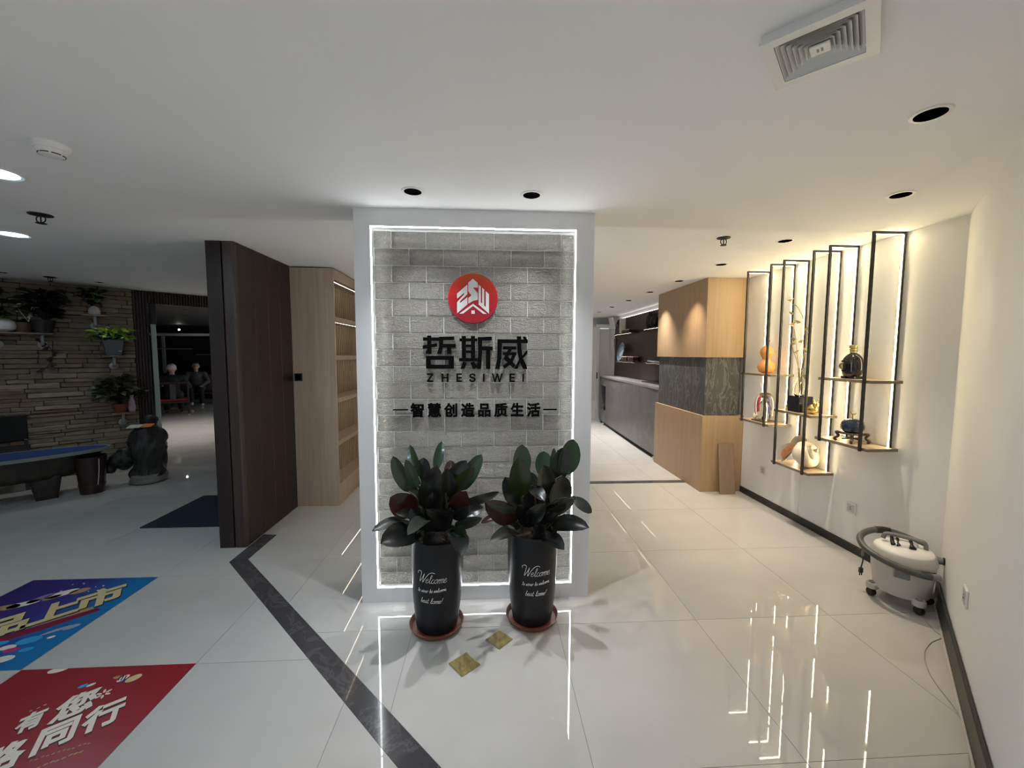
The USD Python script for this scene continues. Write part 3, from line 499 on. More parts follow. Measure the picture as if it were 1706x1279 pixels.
bc.part('top_fascia', box(0.012, 0.40, 0.024, BL - 0.024, 2.225, BH, 0.002), 'oak_grey'); bc.part('plinth', box(0.012, 0.40, 0.024, BL - 0.024, 0, 0.21, 0.002), 'oak_grey')
lev = [0.21, 0.62, 1.045, 1.468, 1.845, 2.225]
for k in range(1, 5): bc.part('shelf', box(0.012, 0.40, 0.024, BL - 0.024, lev[k] - 0.02, lev[k] + 0.025, 0.002), 'oak_grey')
for k in range(5):
    for j in range(20): bc.part('slat', box(0.214, 0.228, 0.030 + j * 0.052, 0.054 + j * 0.052, lev[k] + 0.025 - (0.025 if k == 0 else 0), lev[k + 1] - 0.02 + (0.02 if k == 4 else 0)), 'oak_slat')
for zz in (2.225, 1.825, 1.448, 1.025, 0.600): bc.part('led_strip', box(0.340, 0.349, 0.030, BL - 0.030, zz - 0.0014, zz - 0.0002), 'led_shelf_soft')
t = Thing('switch_plate', 'small black square switch plate at the bookcase edge', 'switch', (-1.842, 4.032, 1.283)); t.part('plate', box(-0.038, 0.038, -0.008, 0.0, -0.038, 0.038, 0.003), 'matt_black'); t.part('rocker', box(-0.026, 0.026, -0.0105, -0.008, -0.026, 0.026, 0.002), 'baffle_black')
solo('floor_mat', 'navy doormat on the tiles left of the dark partition', 'mat', prism(Polygon([(-3.018, 3.577), (-2.10, 3.577), (-2.10, 4.378), (-3.019, 4.378)]).buffer(-0.01).buffer(0.01), 0, 0.006), 'mat_navy')

# ================================================================== RIGHT: OAK COLUMN, COUNTER
CX, CY0, CY1 = 2.333, 4.268, 5.54
t = Thing('oak_column', 'oak-clad column with a dark marble waist at the end of the counter', 'column', (CX, CY0, 0)); W_, D_ = 2.80 - CX, CY1 - CY0
t.part('lower_cladding', box(0.006, W_, 0.006, D_, 0, 0.846), 'oak'); t.part('lower_front_panel', box(0.0, W_, 0, 0.006, 0, 0.846), 'oak'); t.part('lower_side_panel', box(0.0, 0.006, 0.0065, D_, 0, 0.846), 'oak')
t.part('marble_front', box(0.034, W_ - 0.05, 0.034, 0.045, 0.846, 1.487), 'column_marble'); t.part('marble_side', box(0.034, 0.045, 0.0455, D_ - 0.03, 0.846, 1.487), 'column_marble'); t.part('core', box(0.045, W_ - 0.05, 0.045, D_ - 0.03, 0.846, 1.487), 'column_marble')
t.part('upper_cladding', box(0.014, W_, 0.014, D_, 1.487, CEIL), 'oak'); t.part('upper_front_panel', box(0.008, W_, 0.008, 0.014, 1.487, CEIL), 'oak'); t.part('upper_side_panel', box(0.008, 0.014, 0.0145, D_, 1.487, CEIL), 'oak')
m = box(-0.084, 0.084, -0.009, 0.009, 0, 0.545, 0.002); m = turned(m, -8.0, (1, 0, 0)); m.apply_translation((0, 0, -m.bounds[0][2]))
solo('loose_board', 'narrow brown wooden board leaning against the oak column', 'board', m, 'board_wood', (2.596, 4.178, 0.0))
ct = Thing('bar_counter', 'long grey stone-look bar counter', 'counter', (0, 0, 0))
P0, P1, P2, P3 = (2.385, 5.54), (2.395, 6.33), (2.462, 8.40), (2.475, 8.86)
def slab(a, b, th, z0, z1, gap=0.002):
    a, b = np.array(a), np.array(b); d = (b - a) / np.linalg.norm(b - a); n = np.array([d[1], -d[0]]); a = a + d * gap; b = b - d * gap
    return prism(Polygon([a, b, b + n * th, a + n * th]), z0, z1)
ct.part('front_panel', slab(P0, P1, 0.02, 0.06, 1.02), 'counter_stone'); ct.part('front_panel', slab(P1, P2, 0.02, 0.06, 1.02), 'counter_stone')
ct.part('carcass', prism(Polygon([(2.42, 5.54), (2.49, 8.40), (2.80, 8.40), (2.80, 5.54)]), 0.06, 1.02), 'counter_stone'); ct.part('plinth', prism(Polygon([(2.43, 5.54), (2.50, 8.86), (2.80, 8.86), (2.80, 5.54)]), 0, 0.06), 'matt_black')
ct.part('countertop', prism(Polygon([(2.375, 5.54), (2.462, 8.88), (2.80, 8.88), (2.80, 5.54)]), 1.02, 1.055), 'counter_top')
ct.part('end_niche', cat(slab(P2, P3, 0.02, 0.06, 0.30), slab(P2, P3, 0.02, 0.84, 1.02), prism(Polygon([(2.462, 8.85), (2.80, 8.85), (2.80, 8.87), (2.462, 8.87)]), 0.06, 1.02), prism(Polygon([(2.70, 8.40), (2.80, 8.40), (2.80, 8.85), (2.70, 8.85)]), 0.06, 1.02), prism(Polygon([(2.48, 8.40), (2.70, 8.40), (2.70, 8.85), (2.48, 8.85)]), 0.06, 0.30)), 'counter_stone')
for n, (y, z) in enumerate(((8.55, 0.36), (8.70, 0.36), (8.60, 0.50))): solo('glass_jar', ['dark round jar in the counter-end niche, near side', 'dark round jar in the counter-end niche, far side', 'dark bowl stacked on the jars in the counter-end niche'][n], 'jar', lathe([(0, -0.06), (0.05, -0.06), (0.07, -0.03), (0.07, 0.02), (0.05, 0.06), (0.045, 0.07), (0, 0.07)], 20), 'lacquer_black', (2.58, y, z), smooth=True, group='dark jars in the counter niche')
for n, (x, y) in enumerate(((2.372, 5.62), (2.455, 8.50))):
    t = Thing('floor_spotlight', ['small chrome spotlight at the foot of the counter, near the oak column', 'small chrome spotlight at the far foot of the counter'][n], 'spotlight', (x, y, 0.0), group='small chrome spotlights at the counter foot')
    t.part('base', lathe([(0, 0), (0.016, 0), (0.016, 0.012), (0, 0.014)], 16), 'chrome', 40); t.part('lamp_head', turned(cyl((0, -0.022, 0.034), (0, 0.022, 0.034), 0.018, 16), 40), 'chrome', 40)
solo('tray', 'thin dark tray lying on the counter top', 'tray', prism(sbox(0, 0, 0.18, 0.85), 0, 0.014), 'lacquer_black', (2.58, 5.85, 1.055))
bp = Polygon([(5.54, 1.057), (8.86, 1.057), (8.86, 2.01)] + [(8.61 + 0.25 * math.cos(a), 2.01 + 0.25 * math.sin(a)) for a in np.linspace(0, math.pi / 2, 8)[1:]] + [(5.54, 2.26)])
m = prism(bp, 0, 0.02); v = m.vertices; m.vertices = np.c_[-v[:, 2], v[:, 0], v[:, 1]]; m.invert()
t = Thing('back_bar_panel', 'dark brown panelled wall with a rounded corner behind the counter', 'wall panel', (2.80, 0, 0)); t.part('board', m, 'panel_brown'); t.part('cove_light', box(-0.012, -0.003, 5.56, 8.60, 2.2605, 2.266), 'led_cove')
def bar_shelf(y0, y1, z, label):
    t = Thing('bar_shelf', label, 'shelf', (2.78, y0, z), group='lit shelves behind the counter')
    t.part('board', box(-0.16, 0, 0, y1 - y0, -0.02, 0, 0.002), 'panel_brown'); t.part('led_strip', box(-0.150, -0.135, 0.01, y1 - y0 - 0.01, -0.0214, -0.0202), 'led_bar')
bar_shelf(7.44, 8.42, 1.935, 'upper brown lit shelf behind the counter, far one'); bar_shelf(7.25, 8.25, 1.385, 'lower brown lit shelf behind the counter, far one'); bar_shelf(5.70, 6.82, 1.955, 'upper brown lit shelf partly hidden by the oak column'); bar_shelf(5.60, 6.70, 1.39, 'lower brown lit shelf partly hidden by the oak column')
SX = 2.69
solo('upright_box', 'tall white box standing on the far upper bar shelf', 'box', box(-0.05, 0.05, -0.05, 0.05, 0, 0.30, 0.004), 'white_paper', (SX, 8.10, 1.935))
t = Thing('display_case', 'dark low case lying on the far upper bar shelf', 'case', (SX, 7.75, 1.935)); t.part('body', box(-0.06, 0.06, -0.22, 0.22, 0, 0.055, 0.006), 'dark_red_wood'); t.part('lid_edge', box(-0.062, -0.058, -0.22, 0.22, 0.05, 0.058), 'gold')
m = turned(box(-0.02, 0.02, -0.12, 0.12, 0, 0.26, 0.01), -16, (0, 1, 0)); t = Thing('wall_speaker', 'white tilted box mounted at the far end above the bar shelves', 'wall unit', (2.70, 8.72, 2.06)); t.part('body', m, 'white_lacquer'); t.part('bracket', box(0.0, 0.08, -0.03, 0.03, 0.06, 0.11, 0.004), 'galvanised')
t = Thing('wall_phone', 'small handset hanging on the end of the brown panel', 'intercom', (2.778, 8.80, 1.62)); t.part('cradle', box(-0.03, 0, -0.035, 0.035, 0.05, 0.24, 0.006), 'grey_plastic'); t.part('handset', box(-0.05, -0.03, -0.02, 0.02, -0.06, 0.16, 0.008), 'white_plastic')
t = Thing('display_plate', 'large pale blue plate propped on the far lower bar shelf', 'plate', (2.70, 8.14, 1.385))
pl = turned(lathe([(0, 0), (0.12, 0.002), (0.19, 0.022), (0.192, 0.026), (0.12, 0.008), (0, 0.006)], 40), -78, (0, 1, 0)); pl.apply_translation((0, 0, -pl.bounds[0][2])); t.part('dish', pl, 'plate_blue', 40); pq = turned(lathe([(0, 0.0085), (0.11, 0.0105), (0.11, 0.0085), (0, 0.0065)], 24), -78, (0, 1, 0)); pq.apply_translation((0, 0, 0.19)); t.part('painted_centre', pq, 'plate_light'); t.part('easel', cat(tube([(0.05, -0.06, 0.0), (0.02, -0.05, 0.16)], 0.006, 6), tube([(0.05, 0.06, 0.0), (0.02, 0.05, 0.16)], 0.006, 6)), 'dark_red_wood')
for n, (y, w) in enumerate(((7.82, 0.30), (7.46, 0.30))):
    t = Thing('gift_box', ['dark gift box on the far lower bar shelf, next to the blue plate', 'dark gift box at the near end of the far lower bar shelf'][n], 'box', (SX, y, 1.385), group='dark gift boxes on the lower bar shelf'); t.part('body', box(-0.05, 0.05, -w / 2, w / 2, 0, 0.09, 0.004), 'dark_red_wood'); t.part('band', box(-0.052, 0.052, -w / 2, w / 2, 0.075, 0.093, 0.002), 'pink_glaze'); t.part('seal', ball((-0.05, 0.1, 0.045), 0.022, 1, (0.2, 1, 1)), 'gold')
for n, (y, h) in enumerate(((6.70, 0.27), (6.50, 0.22))): solo('black_vase', ['taller black vase on the upper bar shelf by the oak column', 'shorter black vase on the upper bar shelf by the oak column'][n], 'vase', lathe([(0, 0), (0.05, 0), (0.075, h * 0.35), (0.06, h * 0.7), (0.03, h * 0.85), (0.045, h), (0, h)], 24), 'matt_black', (SX, y, 1.955), smooth=True, group='black vases by the oak column')
solo('open_book', 'pale open booklet on the lower bar shelf by the oak column', 'book', turned(box(-0.06, 0.06, -0.14, 0.14, 0, 0.02, 0.004), 4, (1, 0, 0)), 'plate_light', (SX, 6.48, 1.39))

# ================================================================== DISPLAY SHELVES ON THE RIGHT WALL
def display_unit(ya, yb, zlow, zup, label):
    t = Thing('display_shelf', label, 'shelf unit', (2.80, ya, 0), group='hanging lit display shelves')
    XB, XF, q = -0.026, -0.243, 0.016
    for y in (0.0, yb - ya):
        t.part('front_post', box(XF, XF + q, y - q / 2, y + q / 2, zlow - 0.024, CEIL, 0.001), 'black_metal'); t.part('wall_post', box(XB, XB + q, y - q / 2, y + q / 2, zlow - 0.024, CEIL, 0.001), 'black_metal')
        t.part('top_bar', box(XF + q, XB, y - q / 2, y + q / 2, CEIL - q, CEIL, 0.001), 'black_metal')
        t.part('led_strip', box(XB - 0.004, XB - 0.0003, y - 0.0042, y + 0.0042, zlow, CEIL - q - 0.002), 'led_warm'); t.part('led_strip', box(XF + q + 0.002, XB - 0.006, y - 0.0055, y + 0.0055, CEIL - q - 0.0035, CEIL - q - 0.0003), 'led_warm', label='light strip under the top bar')
    for z, n in ((zlow, 'lower_board'), (zup, 'upper_board')):
        t.part(n, box(-0.222, -0.003, -0.045, yb - ya + 0.055, z - 0.020, z, 0.002), 'shelf_oak')
        t.part(n + '_edge', box(-0.2245, -0.222, -0.045, yb - ya + 0.055, z - 0.020, z - 0.0004), 'shelf_edge'); t.part(n + '_end', box(-0.222, -0.003, -0.0475, -0.045, z - 0.020, z - 0.0004), 'shelf_edge')
display_unit(2.627, 2.973, 0.877, 1.345, 'lit metal display shelf nearest the corner, holding the black decanter')
display_unit(3.125, 3.451, 0.560, 1.030, 'lowest-hanging lit metal display shelf in the middle, holding the seashell')
display_unit(3.611, 3.944, 0.872, 1.338, 'lit metal display shelf beside the oak column, holding the gourd')
# things on them
t = Thing('gourd', 'dried orange double gourd on the shelf beside the oak column', 'gourd', (2.685, 3.785, 1.338)); t.part('body', lathe([(0, 0), (0.03, 0.001), (0.062, 0.018), (0.078, 0.055), (0.070, 0.092), (0.042, 0.122), (0.034, 0.136), (0.042, 0.155), (0.057, 0.185), (0.060, 0.210), (0.050, 0.240), (0.028, 0.262), (0.012, 0.272), (0, 0.274)], 36), 'gourd_skin', True); t.part('stem', tube(curve([(0, 0, 0.27), (0.004, -0.004, 0.295), (0.014, -0.01, 0.318)]), 0.006, 8), 'carved_stand', True)
t = Thing('ribbon_bottle', 'small bottle hung with coloured ribbons under the gourd', 'bottle', (2.682, 3.775, 0.872))
t.part('body', lathe([(0, 0), (0.052, 0), (0.056, 0.01), (0.056, 0.13), (0.045, 0.17), (0.024, 0.20), (0.022, 0.235), (0, 0.235)], 28), 'vase_glass', 40); t.part('plinth', box(-0.075, 0.075, -0.085, 0.085, 0.0, 0.012, 0.003), 'carved_stand'); t.part('cap', blob(ball((0, 0, 0.25), 0.05, 2, (1, 1, 0.6)), 0.012, 30, 3), 'cap_olive')
for n, (a, mt) in enumerate(((2.4, 'ribbon_red'), (2.9, 'ribbon_white'), (3.4, 'ribbon_red'), (4.0, 'ribbon_white'), (4.6, 'ribbon_blue'), (5.1, 'ribbon_white'), (1.9, 'ribbon_blue'))):
    c, s = math.cos(a), math.sin(a); t.part('ribbon', tube(curve([(0.02 * c, 0.02 * s, 0.25), (0.06 * c, 0.06 * s, 0.235), (0.078 * c, 0.078 * s, 0.17), (0.074 * c, 0.074 * s, 0.06 + 0.02 * n % 0.05)]), 0.007, 6), mt, True)
for n, (dy, s) in enumerate(((0.06, 1.0), (-0.065, 0.8))): t.part('figurine', ball((-0.052, dy, 0.012 + 0.032 * s), 0.026 * s, 2, (0.8, 0.8, 1.25)), ['moon_white', 'porcelain_navy'][n], True)
solo('black_plinth', 'black square pedestal box holding a golden branch vase', 'pedestal', box(-0.062, 0.062, -0.066, 0.066, 0, 0.135, 0.004), 'lacquer_black', (2.672, 3.318, 1.030))
t = Thing('branch_vase', 'clear glass vase of tall golden ginkgo twigs on the black pedestal', 'vase', (2.672, 3.330, 1.165))
t.part('vase', lathe([(0, 0), (0.032, 0.0), (0.050, 0.03), (0.055, 0.06), (0.045, 0.095), (0.026, 0.13), (0.020, 0.18), (0.026, 0.24), (0.023, 0.24), (0.017, 0.18), (0.022, 0.13), (0.040, 0.095), (0.050, 0.06), (0.045, 0.03), (0.03, 0.006), (0, 0.006)], 32), 'vase_glass', True)
TW = [[(0, 0, 0.02), (0.0, 0.01, 0.25), (0.01, 0.005, 0.45), (0.0, -0.01, 0.62), (-0.01, 0.06, 0.76), (-0.015, 0.13, 0.80)], [(0, 0, 0.02), (-0.01, 0.02, 0.25), (-0.01, 0.06, 0.46), (-0.01, 0.09, 0.58)], [(0, 0, 0.02), (0.0, 0.03, 0.24), (-0.01, 0.10, 0.42)], [(0, 0, 0.02), (-0.01, -0.02, 0.24), (-0.02, -0.06, 0.42), (-0.02, -0.08, 0.53)], [(0, 0, 0.02), (0.01, -0.02, 0.26), (-0.01, -0.05, 0.36)]]
for w in TW: t.part('twig', tube(curve(w, 6), 0.0028, 6), 'twig_gold', True)
for n, (x, y, z, s) in enumerate(((-0.015, 0.135, 0.815, 0.035), (-0.015, 0.13, 0.70, 0.032), (-0.012, 0.10, 0.60, 0.040), (-0.01, 0.06, 0.62, 0.03), (-0.012, 0.09, 0.47, 0.03), (-0.01, 0.105, 0.43, 0.03), (-0.022, -0.085, 0.545, 0.042), (-0.02, -0.05, 0.37, 0.036), (-0.02, -0.07, 0.15, 0.032), (-0.01, 0.04, 0.36, 0.03), (-0.02, -0.02, 0.45, 0.03))):
    m = lathe([(0, 0), (s * 0.5, s * 0.45), (s, s * 0.75), (s * 0.96, s * 0.8), (s * 0.45, s * 0.5), (0, s * 0.1)], 12); m = turned(turned(m, rng.uniform(-40, 40), (1, 0, 0)), rng.uniform(0, 90), (0, 0, 1)); t.part('ginkgo_leaf', moved(scaled(m, (0.6, 1, 1)), (x, y, z)), 'twig_gold', True)
def gold_figure(y, s, label):
    t = Thing('gold_figurine', label, 'figurine', (2.662, y, 1.030), group='gold animal figurines'); t.part('body', blob(ball((0, 0, 0.035 * s), 0.034 * s, 2, (0.9, 1.25, 1.0)), 0.005, 50, 5), 'gold', True); t.part('head', ball((0, -0.032 * s, 0.072 * s), 0.020 * s, 2), 'gold', True)
    t.part('horn', cat(tube(curve([(0, -0.03 * s, 0.086 * s), (0, -0.05 * s, 0.10 * s), (0, -0.045 * s, 0.115 * s)]), 0.004, 6), tube(curve([(0, -0.025 * s, 0.086 * s), (0, -0.01 * s, 0.105 * s), (0, -0.018 * s, 0.118 * s)]), 0.004, 6)), 'gold', True)
    for a in (-1, 1): t.part('leg', cyl((0.012 * a, 0.022 * s, 0.03 * s), (0.014 * a, 0.026 * s, 0.0), 0.008 * s, 8), 'gold', True)
gold_figure(3.425, 0.85, 'small gold animal figurine left of the black pedestal'); gold_figure(3.175, 1.15, 'larger gold animal figurine right of the black pedestal')
# conch
t = Thing('seashell', 'large white conch shell with an orange mouth on the lowest shelf', 'seashell', (2.675, 3.30, 0.560)); v = []; f = []; NU, NV = 70, 18
for i in range(NU):
    uu = i / (NU - 1); th = uu * 2 * math.pi * 3.2; R = 0.082 * uu ** 1.5; rr = 0.004 + 0.078 * uu ** 1.35; hz = 0.17 * (1 - uu)
    for j in range(NV):
        a = 2 * math.pi * j / NV; q = rr * (1 + 0.12 * math.sin(th * 2.5) * (uu > 0.5)); v.append(((R + q * math.cos(a)) * math.cos(th), (R + q * math.cos(a)) * math.sin(th), hz + q * 0.95 * math.sin(a)))
for i in range(NU - 1):
    for j in range(NV): q = (j + 1) % NV; f += [(i * NV + j, i * NV + q, (i + 1) * NV + q), (i * NV + j, (i + 1) * NV + q, (i + 1) * NV + j)]
m = trimesh.Trimesh(np.array(v), np.array(f), process=False); m = turned(turned(m, 62, (1, 0, 0)), 20, (0, 0, 1)); m.apply_translation((0, -0.02, -m.bounds[0][2])); t.part('spiral', m, 'shell_white', True)
lip = leaf_mesh((-0.075, 0.135, 0.012), (-0.085, -0.055, 0.205), 0.115, 0.2, 0.15, 0.5, 14, 7, face=(-1, -0.5, 0.2)); t.part('flared_lip', lip, 'shell_white', True); t.part('orange_mouth', moved(leaf_mesh((-0.075, 0.105, 0.035), (-0.085, -0.045, 0.195), 0.062, 0.2, 0.15, 0.5, 12, 5, face=(-1, -0.5, 0.2)), (-0.010, -0.005, 0.0)), 'shell_orange', True)
# decanter
t = Thing('decanter', 'round black liquor decanter with a pale medallion on the upper shelf', 'bottle', (2.668, 2.835, 1.345))
t.part('body', scaled(lathe([(0, 0.012), (0.045, 0.012), (0.066, 0.03), (0.078, 0.07), (0.079, 0.105), (0.068, 0.148), (0.045, 0.176), (0.022, 0.188), (0.017, 0.20), (0.017, 0.215), (0, 0.215)], 36), (0.72, 1, 1)), 'decanter_black', True); t.part('foot', cat(box(-0.035, 0.035, -0.058, -0.020, 0, 0.02, 0.004), box(-0.035, 0.035, 0.020, 0.058, 0, 0.02, 0.004)), 'decanter_black')
t.part('neck_ring', lathe([(0.018, 0.188), (0.024, 0.190), (0.024, 0.200), (0.019, 0.203), (0.025, 0.206), (0.025, 0.218), (0.019, 0.221), (0.026, 0.224), (0.026, 0.245), (0, 0.247)], 28), 'brass', 30)
med = lathe([(0, 0), (0.027, 0), (0.027, 0.004), (0, 0.004)], 28); med = turned(turned(med, -90, (0, 1, 0)), 28); t.part('medallion', moved(med, (-0.0510, 0.022, 0.092)), 'twig_gold', 40); md2 = lathe([(0.016, 0), (0.020, 0), (0.020, 0.0012), (0.016, 0.0012)], 24); md2 = turned(turned(md2, -90, (0, 1, 0)), 28); t.part('medallion_ring', moved(md2, (-0.0549, 0.0200, 0.092)), 'decanter_black')
for k in range(9): a = -0.2 + k * 0.55; t.part('stud', ball((0.72 * 0.074 * math.cos(a), 0.074 * math.sin(a), 0.128), 0.006, 1), 'decanter_black', True)
# egg on stand
t = Thing('carved_stand', 'carved brown wooden stand under the dark blue egg', 'stand', (2.668, 2.800, 0.877))
t.part('ring', lathe([(0.040, 0.060), (0.062, 0.060), (0.066, 0.066), (0.062, 0.074), (0.044, 0.074), (0.040, 0.068)], 28), 'carved_stand', 40)
for k in range(4):
    a = math.pi / 4 + k * math.pi / 2; c, s = math.cos(a), math.sin(a); t.part('leg', tube(curve([(0.058 * c, 0.058 * s, 0.064), (0.092 * c, 0.092 * s, 0.068), (0.078 * c, 0.078 * s, 0.040), (0.100 * c, 0.100 * s, 0.018), (0.086 * c, 0.086 * s, 0.004)], 6), [0.009] * 24 + [0.007], 8), 'carved_stand', True)
t.part('stretcher', cat(tube([(0.075, 0.0, 0.03), (-0.075, 0.0, 0.03)], 0.005, 6), tube([(0, 0.075, 0.03), (0, -0.075, 0.03)], 0.005, 6)), 'carved_stand')
t = Thing('porcelain_egg', 'dark blue ribbed egg jar with a gold finial on the carved stand', 'ornament', (2.668, 2.800, 0.938)); t.part('body', lathe([(0, 0.0), (0.035, 0.004), (0.062, 0.028), (0.070, 0.056), (0.064, 0.084), (0.042, 0.106), (0.014, 0.114), (0, 0.114)], 32), 'porcelain_navy', True)
for k in range(10): a = k * 2 * math.pi / 10; t.part('rib', tube([(r * math.cos(a), r * math.sin(a), z) for r, z in ((0.050, 0.016), (0.0665, 0.036), (0.0705, 0.058), (0.0630, 0.086), (0.044, 0.1055))], 0.0016, 6), 'porcelain_navy', True)
t.part('finial', cat(cyl((0, 0, 0.112), (0, 0, 0.14), 0.007, 10), tube(curve([(0, -0.022, 0.158), (0, -0.010, 0.146), (0, 0, 0.14), (0, 0.012, 0.148), (0, 0.022, 0.160)]), 0.0035, 6), ball((0, 0, 0.148), 0.009, 1)), 'gold', True)
# sockets
def outlet(loc, rz, label, w=0.043):
    t = Thing('wall_socket', label, 'socket', loc, rz, group='white wall sockets'); t.part('plate', box(-w, w, -0.009, 0, -w, w, 0.003), 'white_plastic'); t.part('socket_face', box(-w * 0.72, w * 0.72, -0.0105, -0.009, -w * 0.72, w * 0.72, 0.001), 'light_grey_plastic')
    t.part('pin_hole', cat(box(-0.0075, -0.0025, -0.0112, -0.0100, -0.012, -0.004), box(0.0035, 0.0085, -0.0112, -0.0100, -0.012, -0.004), box(-0.004, 0.004, -0.0112, -0.0100, 0.006, 0.012)), 'matt_black')
outlet((2.80, 3.912, 0.338), -90, 'white wall socket below the gourd shelf, by the oak column'); outlet((2.80, 2.900, 0.338), -90, 'white wall socket above the vacuum cleaner'); outlet((2.1925, 1.6625, 0.411), -135, 'white wall socket on the slanting right wall')
# leaf blades: base x, depth, height, tip x, depth, height, width, tone
LEAVES_LEFT = [
(-0.437,0.020,0.752, -0.534,0.050,0.948, 0.070,3),
(-0.388,0.040,0.830, -0.455,0.120,0.997, 0.051,1),
(-0.295,0.040,0.871, -0.266,0.100,1.022, 0.045,1),
(-0.387,0.000,0.780, -0.450,0.000,0.942, 0.048,1),
(-0.371,0.030,0.790, -0.370,0.080,0.933, 0.089,0),
(-0.206,0.030,0.788, -0.222,0.100,0.913, 0.064,2),
(-0.229,0.000,0.756, -0.127,0.020,0.930, 0.087,0),
(-0.159,0.020,0.759, -0.042,0.060,0.954, 0.073,1),
(-0.209,0.000,0.756, -0.080,-0.076,0.912, 0.059,3),
(-0.350,-0.015,0.664, -0.267,-0.133,0.938, 0.095,0),
(-0.230,0.000,0.656, -0.222,-0.057,0.904, 0.084,0),
(-0.399,0.000,0.648, -0.515,-0.076,0.762, 0.113,2),
(-0.381,-0.015,0.649, -0.476,-0.095,0.687, 0.044,0),
(-0.432,-0.015,0.623, -0.581,-0.164,0.641, 0.056,4),
(-0.435,0.000,0.596, -0.552,-0.030,0.569, 0.045,4),
(-0.313,-0.060,0.660, -0.370,-0.316,0.700, 0.065,4),
(-0.387,-0.045,0.567, -0.516,-0.228,0.604, 0.114,0),
(-0.137,0.000,0.691, 0.048,-0.050,0.764, 0.042,4),
(-0.163,0.000,0.639, -0.029,0.030,0.662, 0.062,0),
(-0.165,0.020,0.663, -0.051,0.080,0.682, 0.047,0),
(-0.195,0.000,0.564, -0.040,-0.088,0.643, 0.049,4),
(-0.194,-0.060,0.585, -0.125,-0.171,0.578, 0.065,1),
(-0.184,-0.060,0.585, -0.129,-0.285,0.571, 0.088,0),
(-0.188,-0.015,0.645, -0.121,-0.171,0.814, 0.089,2),
(-0.222,-0.075,0.659, -0.302,-0.228,0.747, 0.059,0),
(-0.376,0.020,0.666, -0.426,0.080,0.807, 0.058,3),
(-0.316,0.030,0.661, -0.335,0.100,0.811, 0.064,0),
(-0.263,0.020,0.622, -0.277,0.060,0.779, 0.068,0),
(-0.207,0.030,0.670, -0.185,0.100,0.836, 0.069,0),
(-0.288,-0.030,0.632, -0.297,-0.095,0.790, 0.058,0),
(-0.200,-0.045,0.621, -0.109,-0.152,0.728, 0.061,0),
(-0.369,0.030,0.576, -0.489,0.080,0.503, 0.074,0),
(-0.270,-0.030,0.560, -0.200,-0.100,0.700, 0.075,0),
(-0.330,-0.030,0.560, -0.410,-0.090,0.700, 0.075,0),
(-0.290,-0.040,0.550, -0.280,-0.140,0.680, 0.080,0),
(-0.250,0.020,0.580, -0.160,0.040,0.740, 0.070,0),
(-0.330,0.030,0.580, -0.440,0.050,0.720, 0.070,0),
(-0.310,0.000,0.600, -0.340,0.020,0.800, 0.075,0),
(-0.270,-0.020,0.530, -0.330,-0.130,0.535, 0.080,0),]
LEAVES_RIGHT = [
(0.177,0.030,0.813, 0.198,0.100,0.990, 0.094,1),
(0.181,0.000,0.703, 0.160,-0.114,0.963, 0.105,3),
(0.312,0.030,0.811, 0.323,0.100,0.950, 0.089,1),
(0.429,0.020,0.824, 0.487,0.050,1.029, 0.108,1),
(0.396,0.010,0.795, 0.414,0.020,0.985, 0.078,0),
(0.320,0.000,0.679, 0.297,-0.114,0.918, 0.105,0),
(0.385,0.000,0.645, 0.413,-0.038,0.839, 0.112,0),
(0.171,0.010,0.645, 0.092,0.030,0.817, 0.086,0),
(0.362,0.040,0.841, 0.380,0.080,0.971, 0.032,4),
(0.164,-0.030,0.580, -0.015,-0.152,0.736, 0.101,2),
(0.183,-0.045,0.640, -0.004,-0.278,0.774, 0.038,4),
(0.075,-0.015,0.619, -0.046,-0.038,0.590, 0.036,2),
(0.328,-0.060,0.584, 0.498,-0.228,0.647, 0.086,0),
(0.163,-0.045,0.559, 0.020,-0.202,0.573, 0.056,4),
(0.226,-0.075,0.803, 0.285,-0.190,0.771, 0.061,0),
(0.208,-0.060,0.586, 0.278,-0.247,0.757, 0.069,0),
(0.288,-0.090,0.539, 0.364,-0.285,0.566, 0.074,0),
(0.326,-0.075,0.649, 0.387,-0.228,0.748, 0.058,0),
(0.259,0.030,0.724, 0.247,0.080,0.830, 0.059,0),
(0.248,0.020,0.612, 0.240,0.060,0.781, 0.080,0),
(0.367,0.020,0.594, 0.385,0.070,0.731, 0.075,0),
(0.194,0.020,0.597, 0.143,0.080,0.720, 0.070,0),
(0.252,-0.045,0.568, 0.269,-0.114,0.666, 0.054,0),
(0.343,0.000,0.547, 0.427,-0.010,0.594, 0.062,4),
(0.330,-0.020,0.610, 0.470,-0.090,0.738, 0.060,4),
(0.462,-0.085,0.735, 0.552,-0.135,0.668, 0.050,4),
(0.230,-0.030,0.560, 0.160,-0.100,0.700, 0.075,0),
(0.290,-0.030,0.560, 0.370,-0.090,0.700, 0.075,0),
(0.250,-0.040,0.550, 0.240,-0.140,0.680, 0.080,0),
(0.210,0.020,0.580, 0.120,0.040,0.740, 0.070,0),
(0.290,0.030,0.580, 0.400,0.050,0.720, 0.070,0),
(0.270,0.000,0.600, 0.300,0.020,0.800, 0.075,0),
(0.230,-0.020,0.530, 0.290,-0.130,0.535, 0.080,0),]
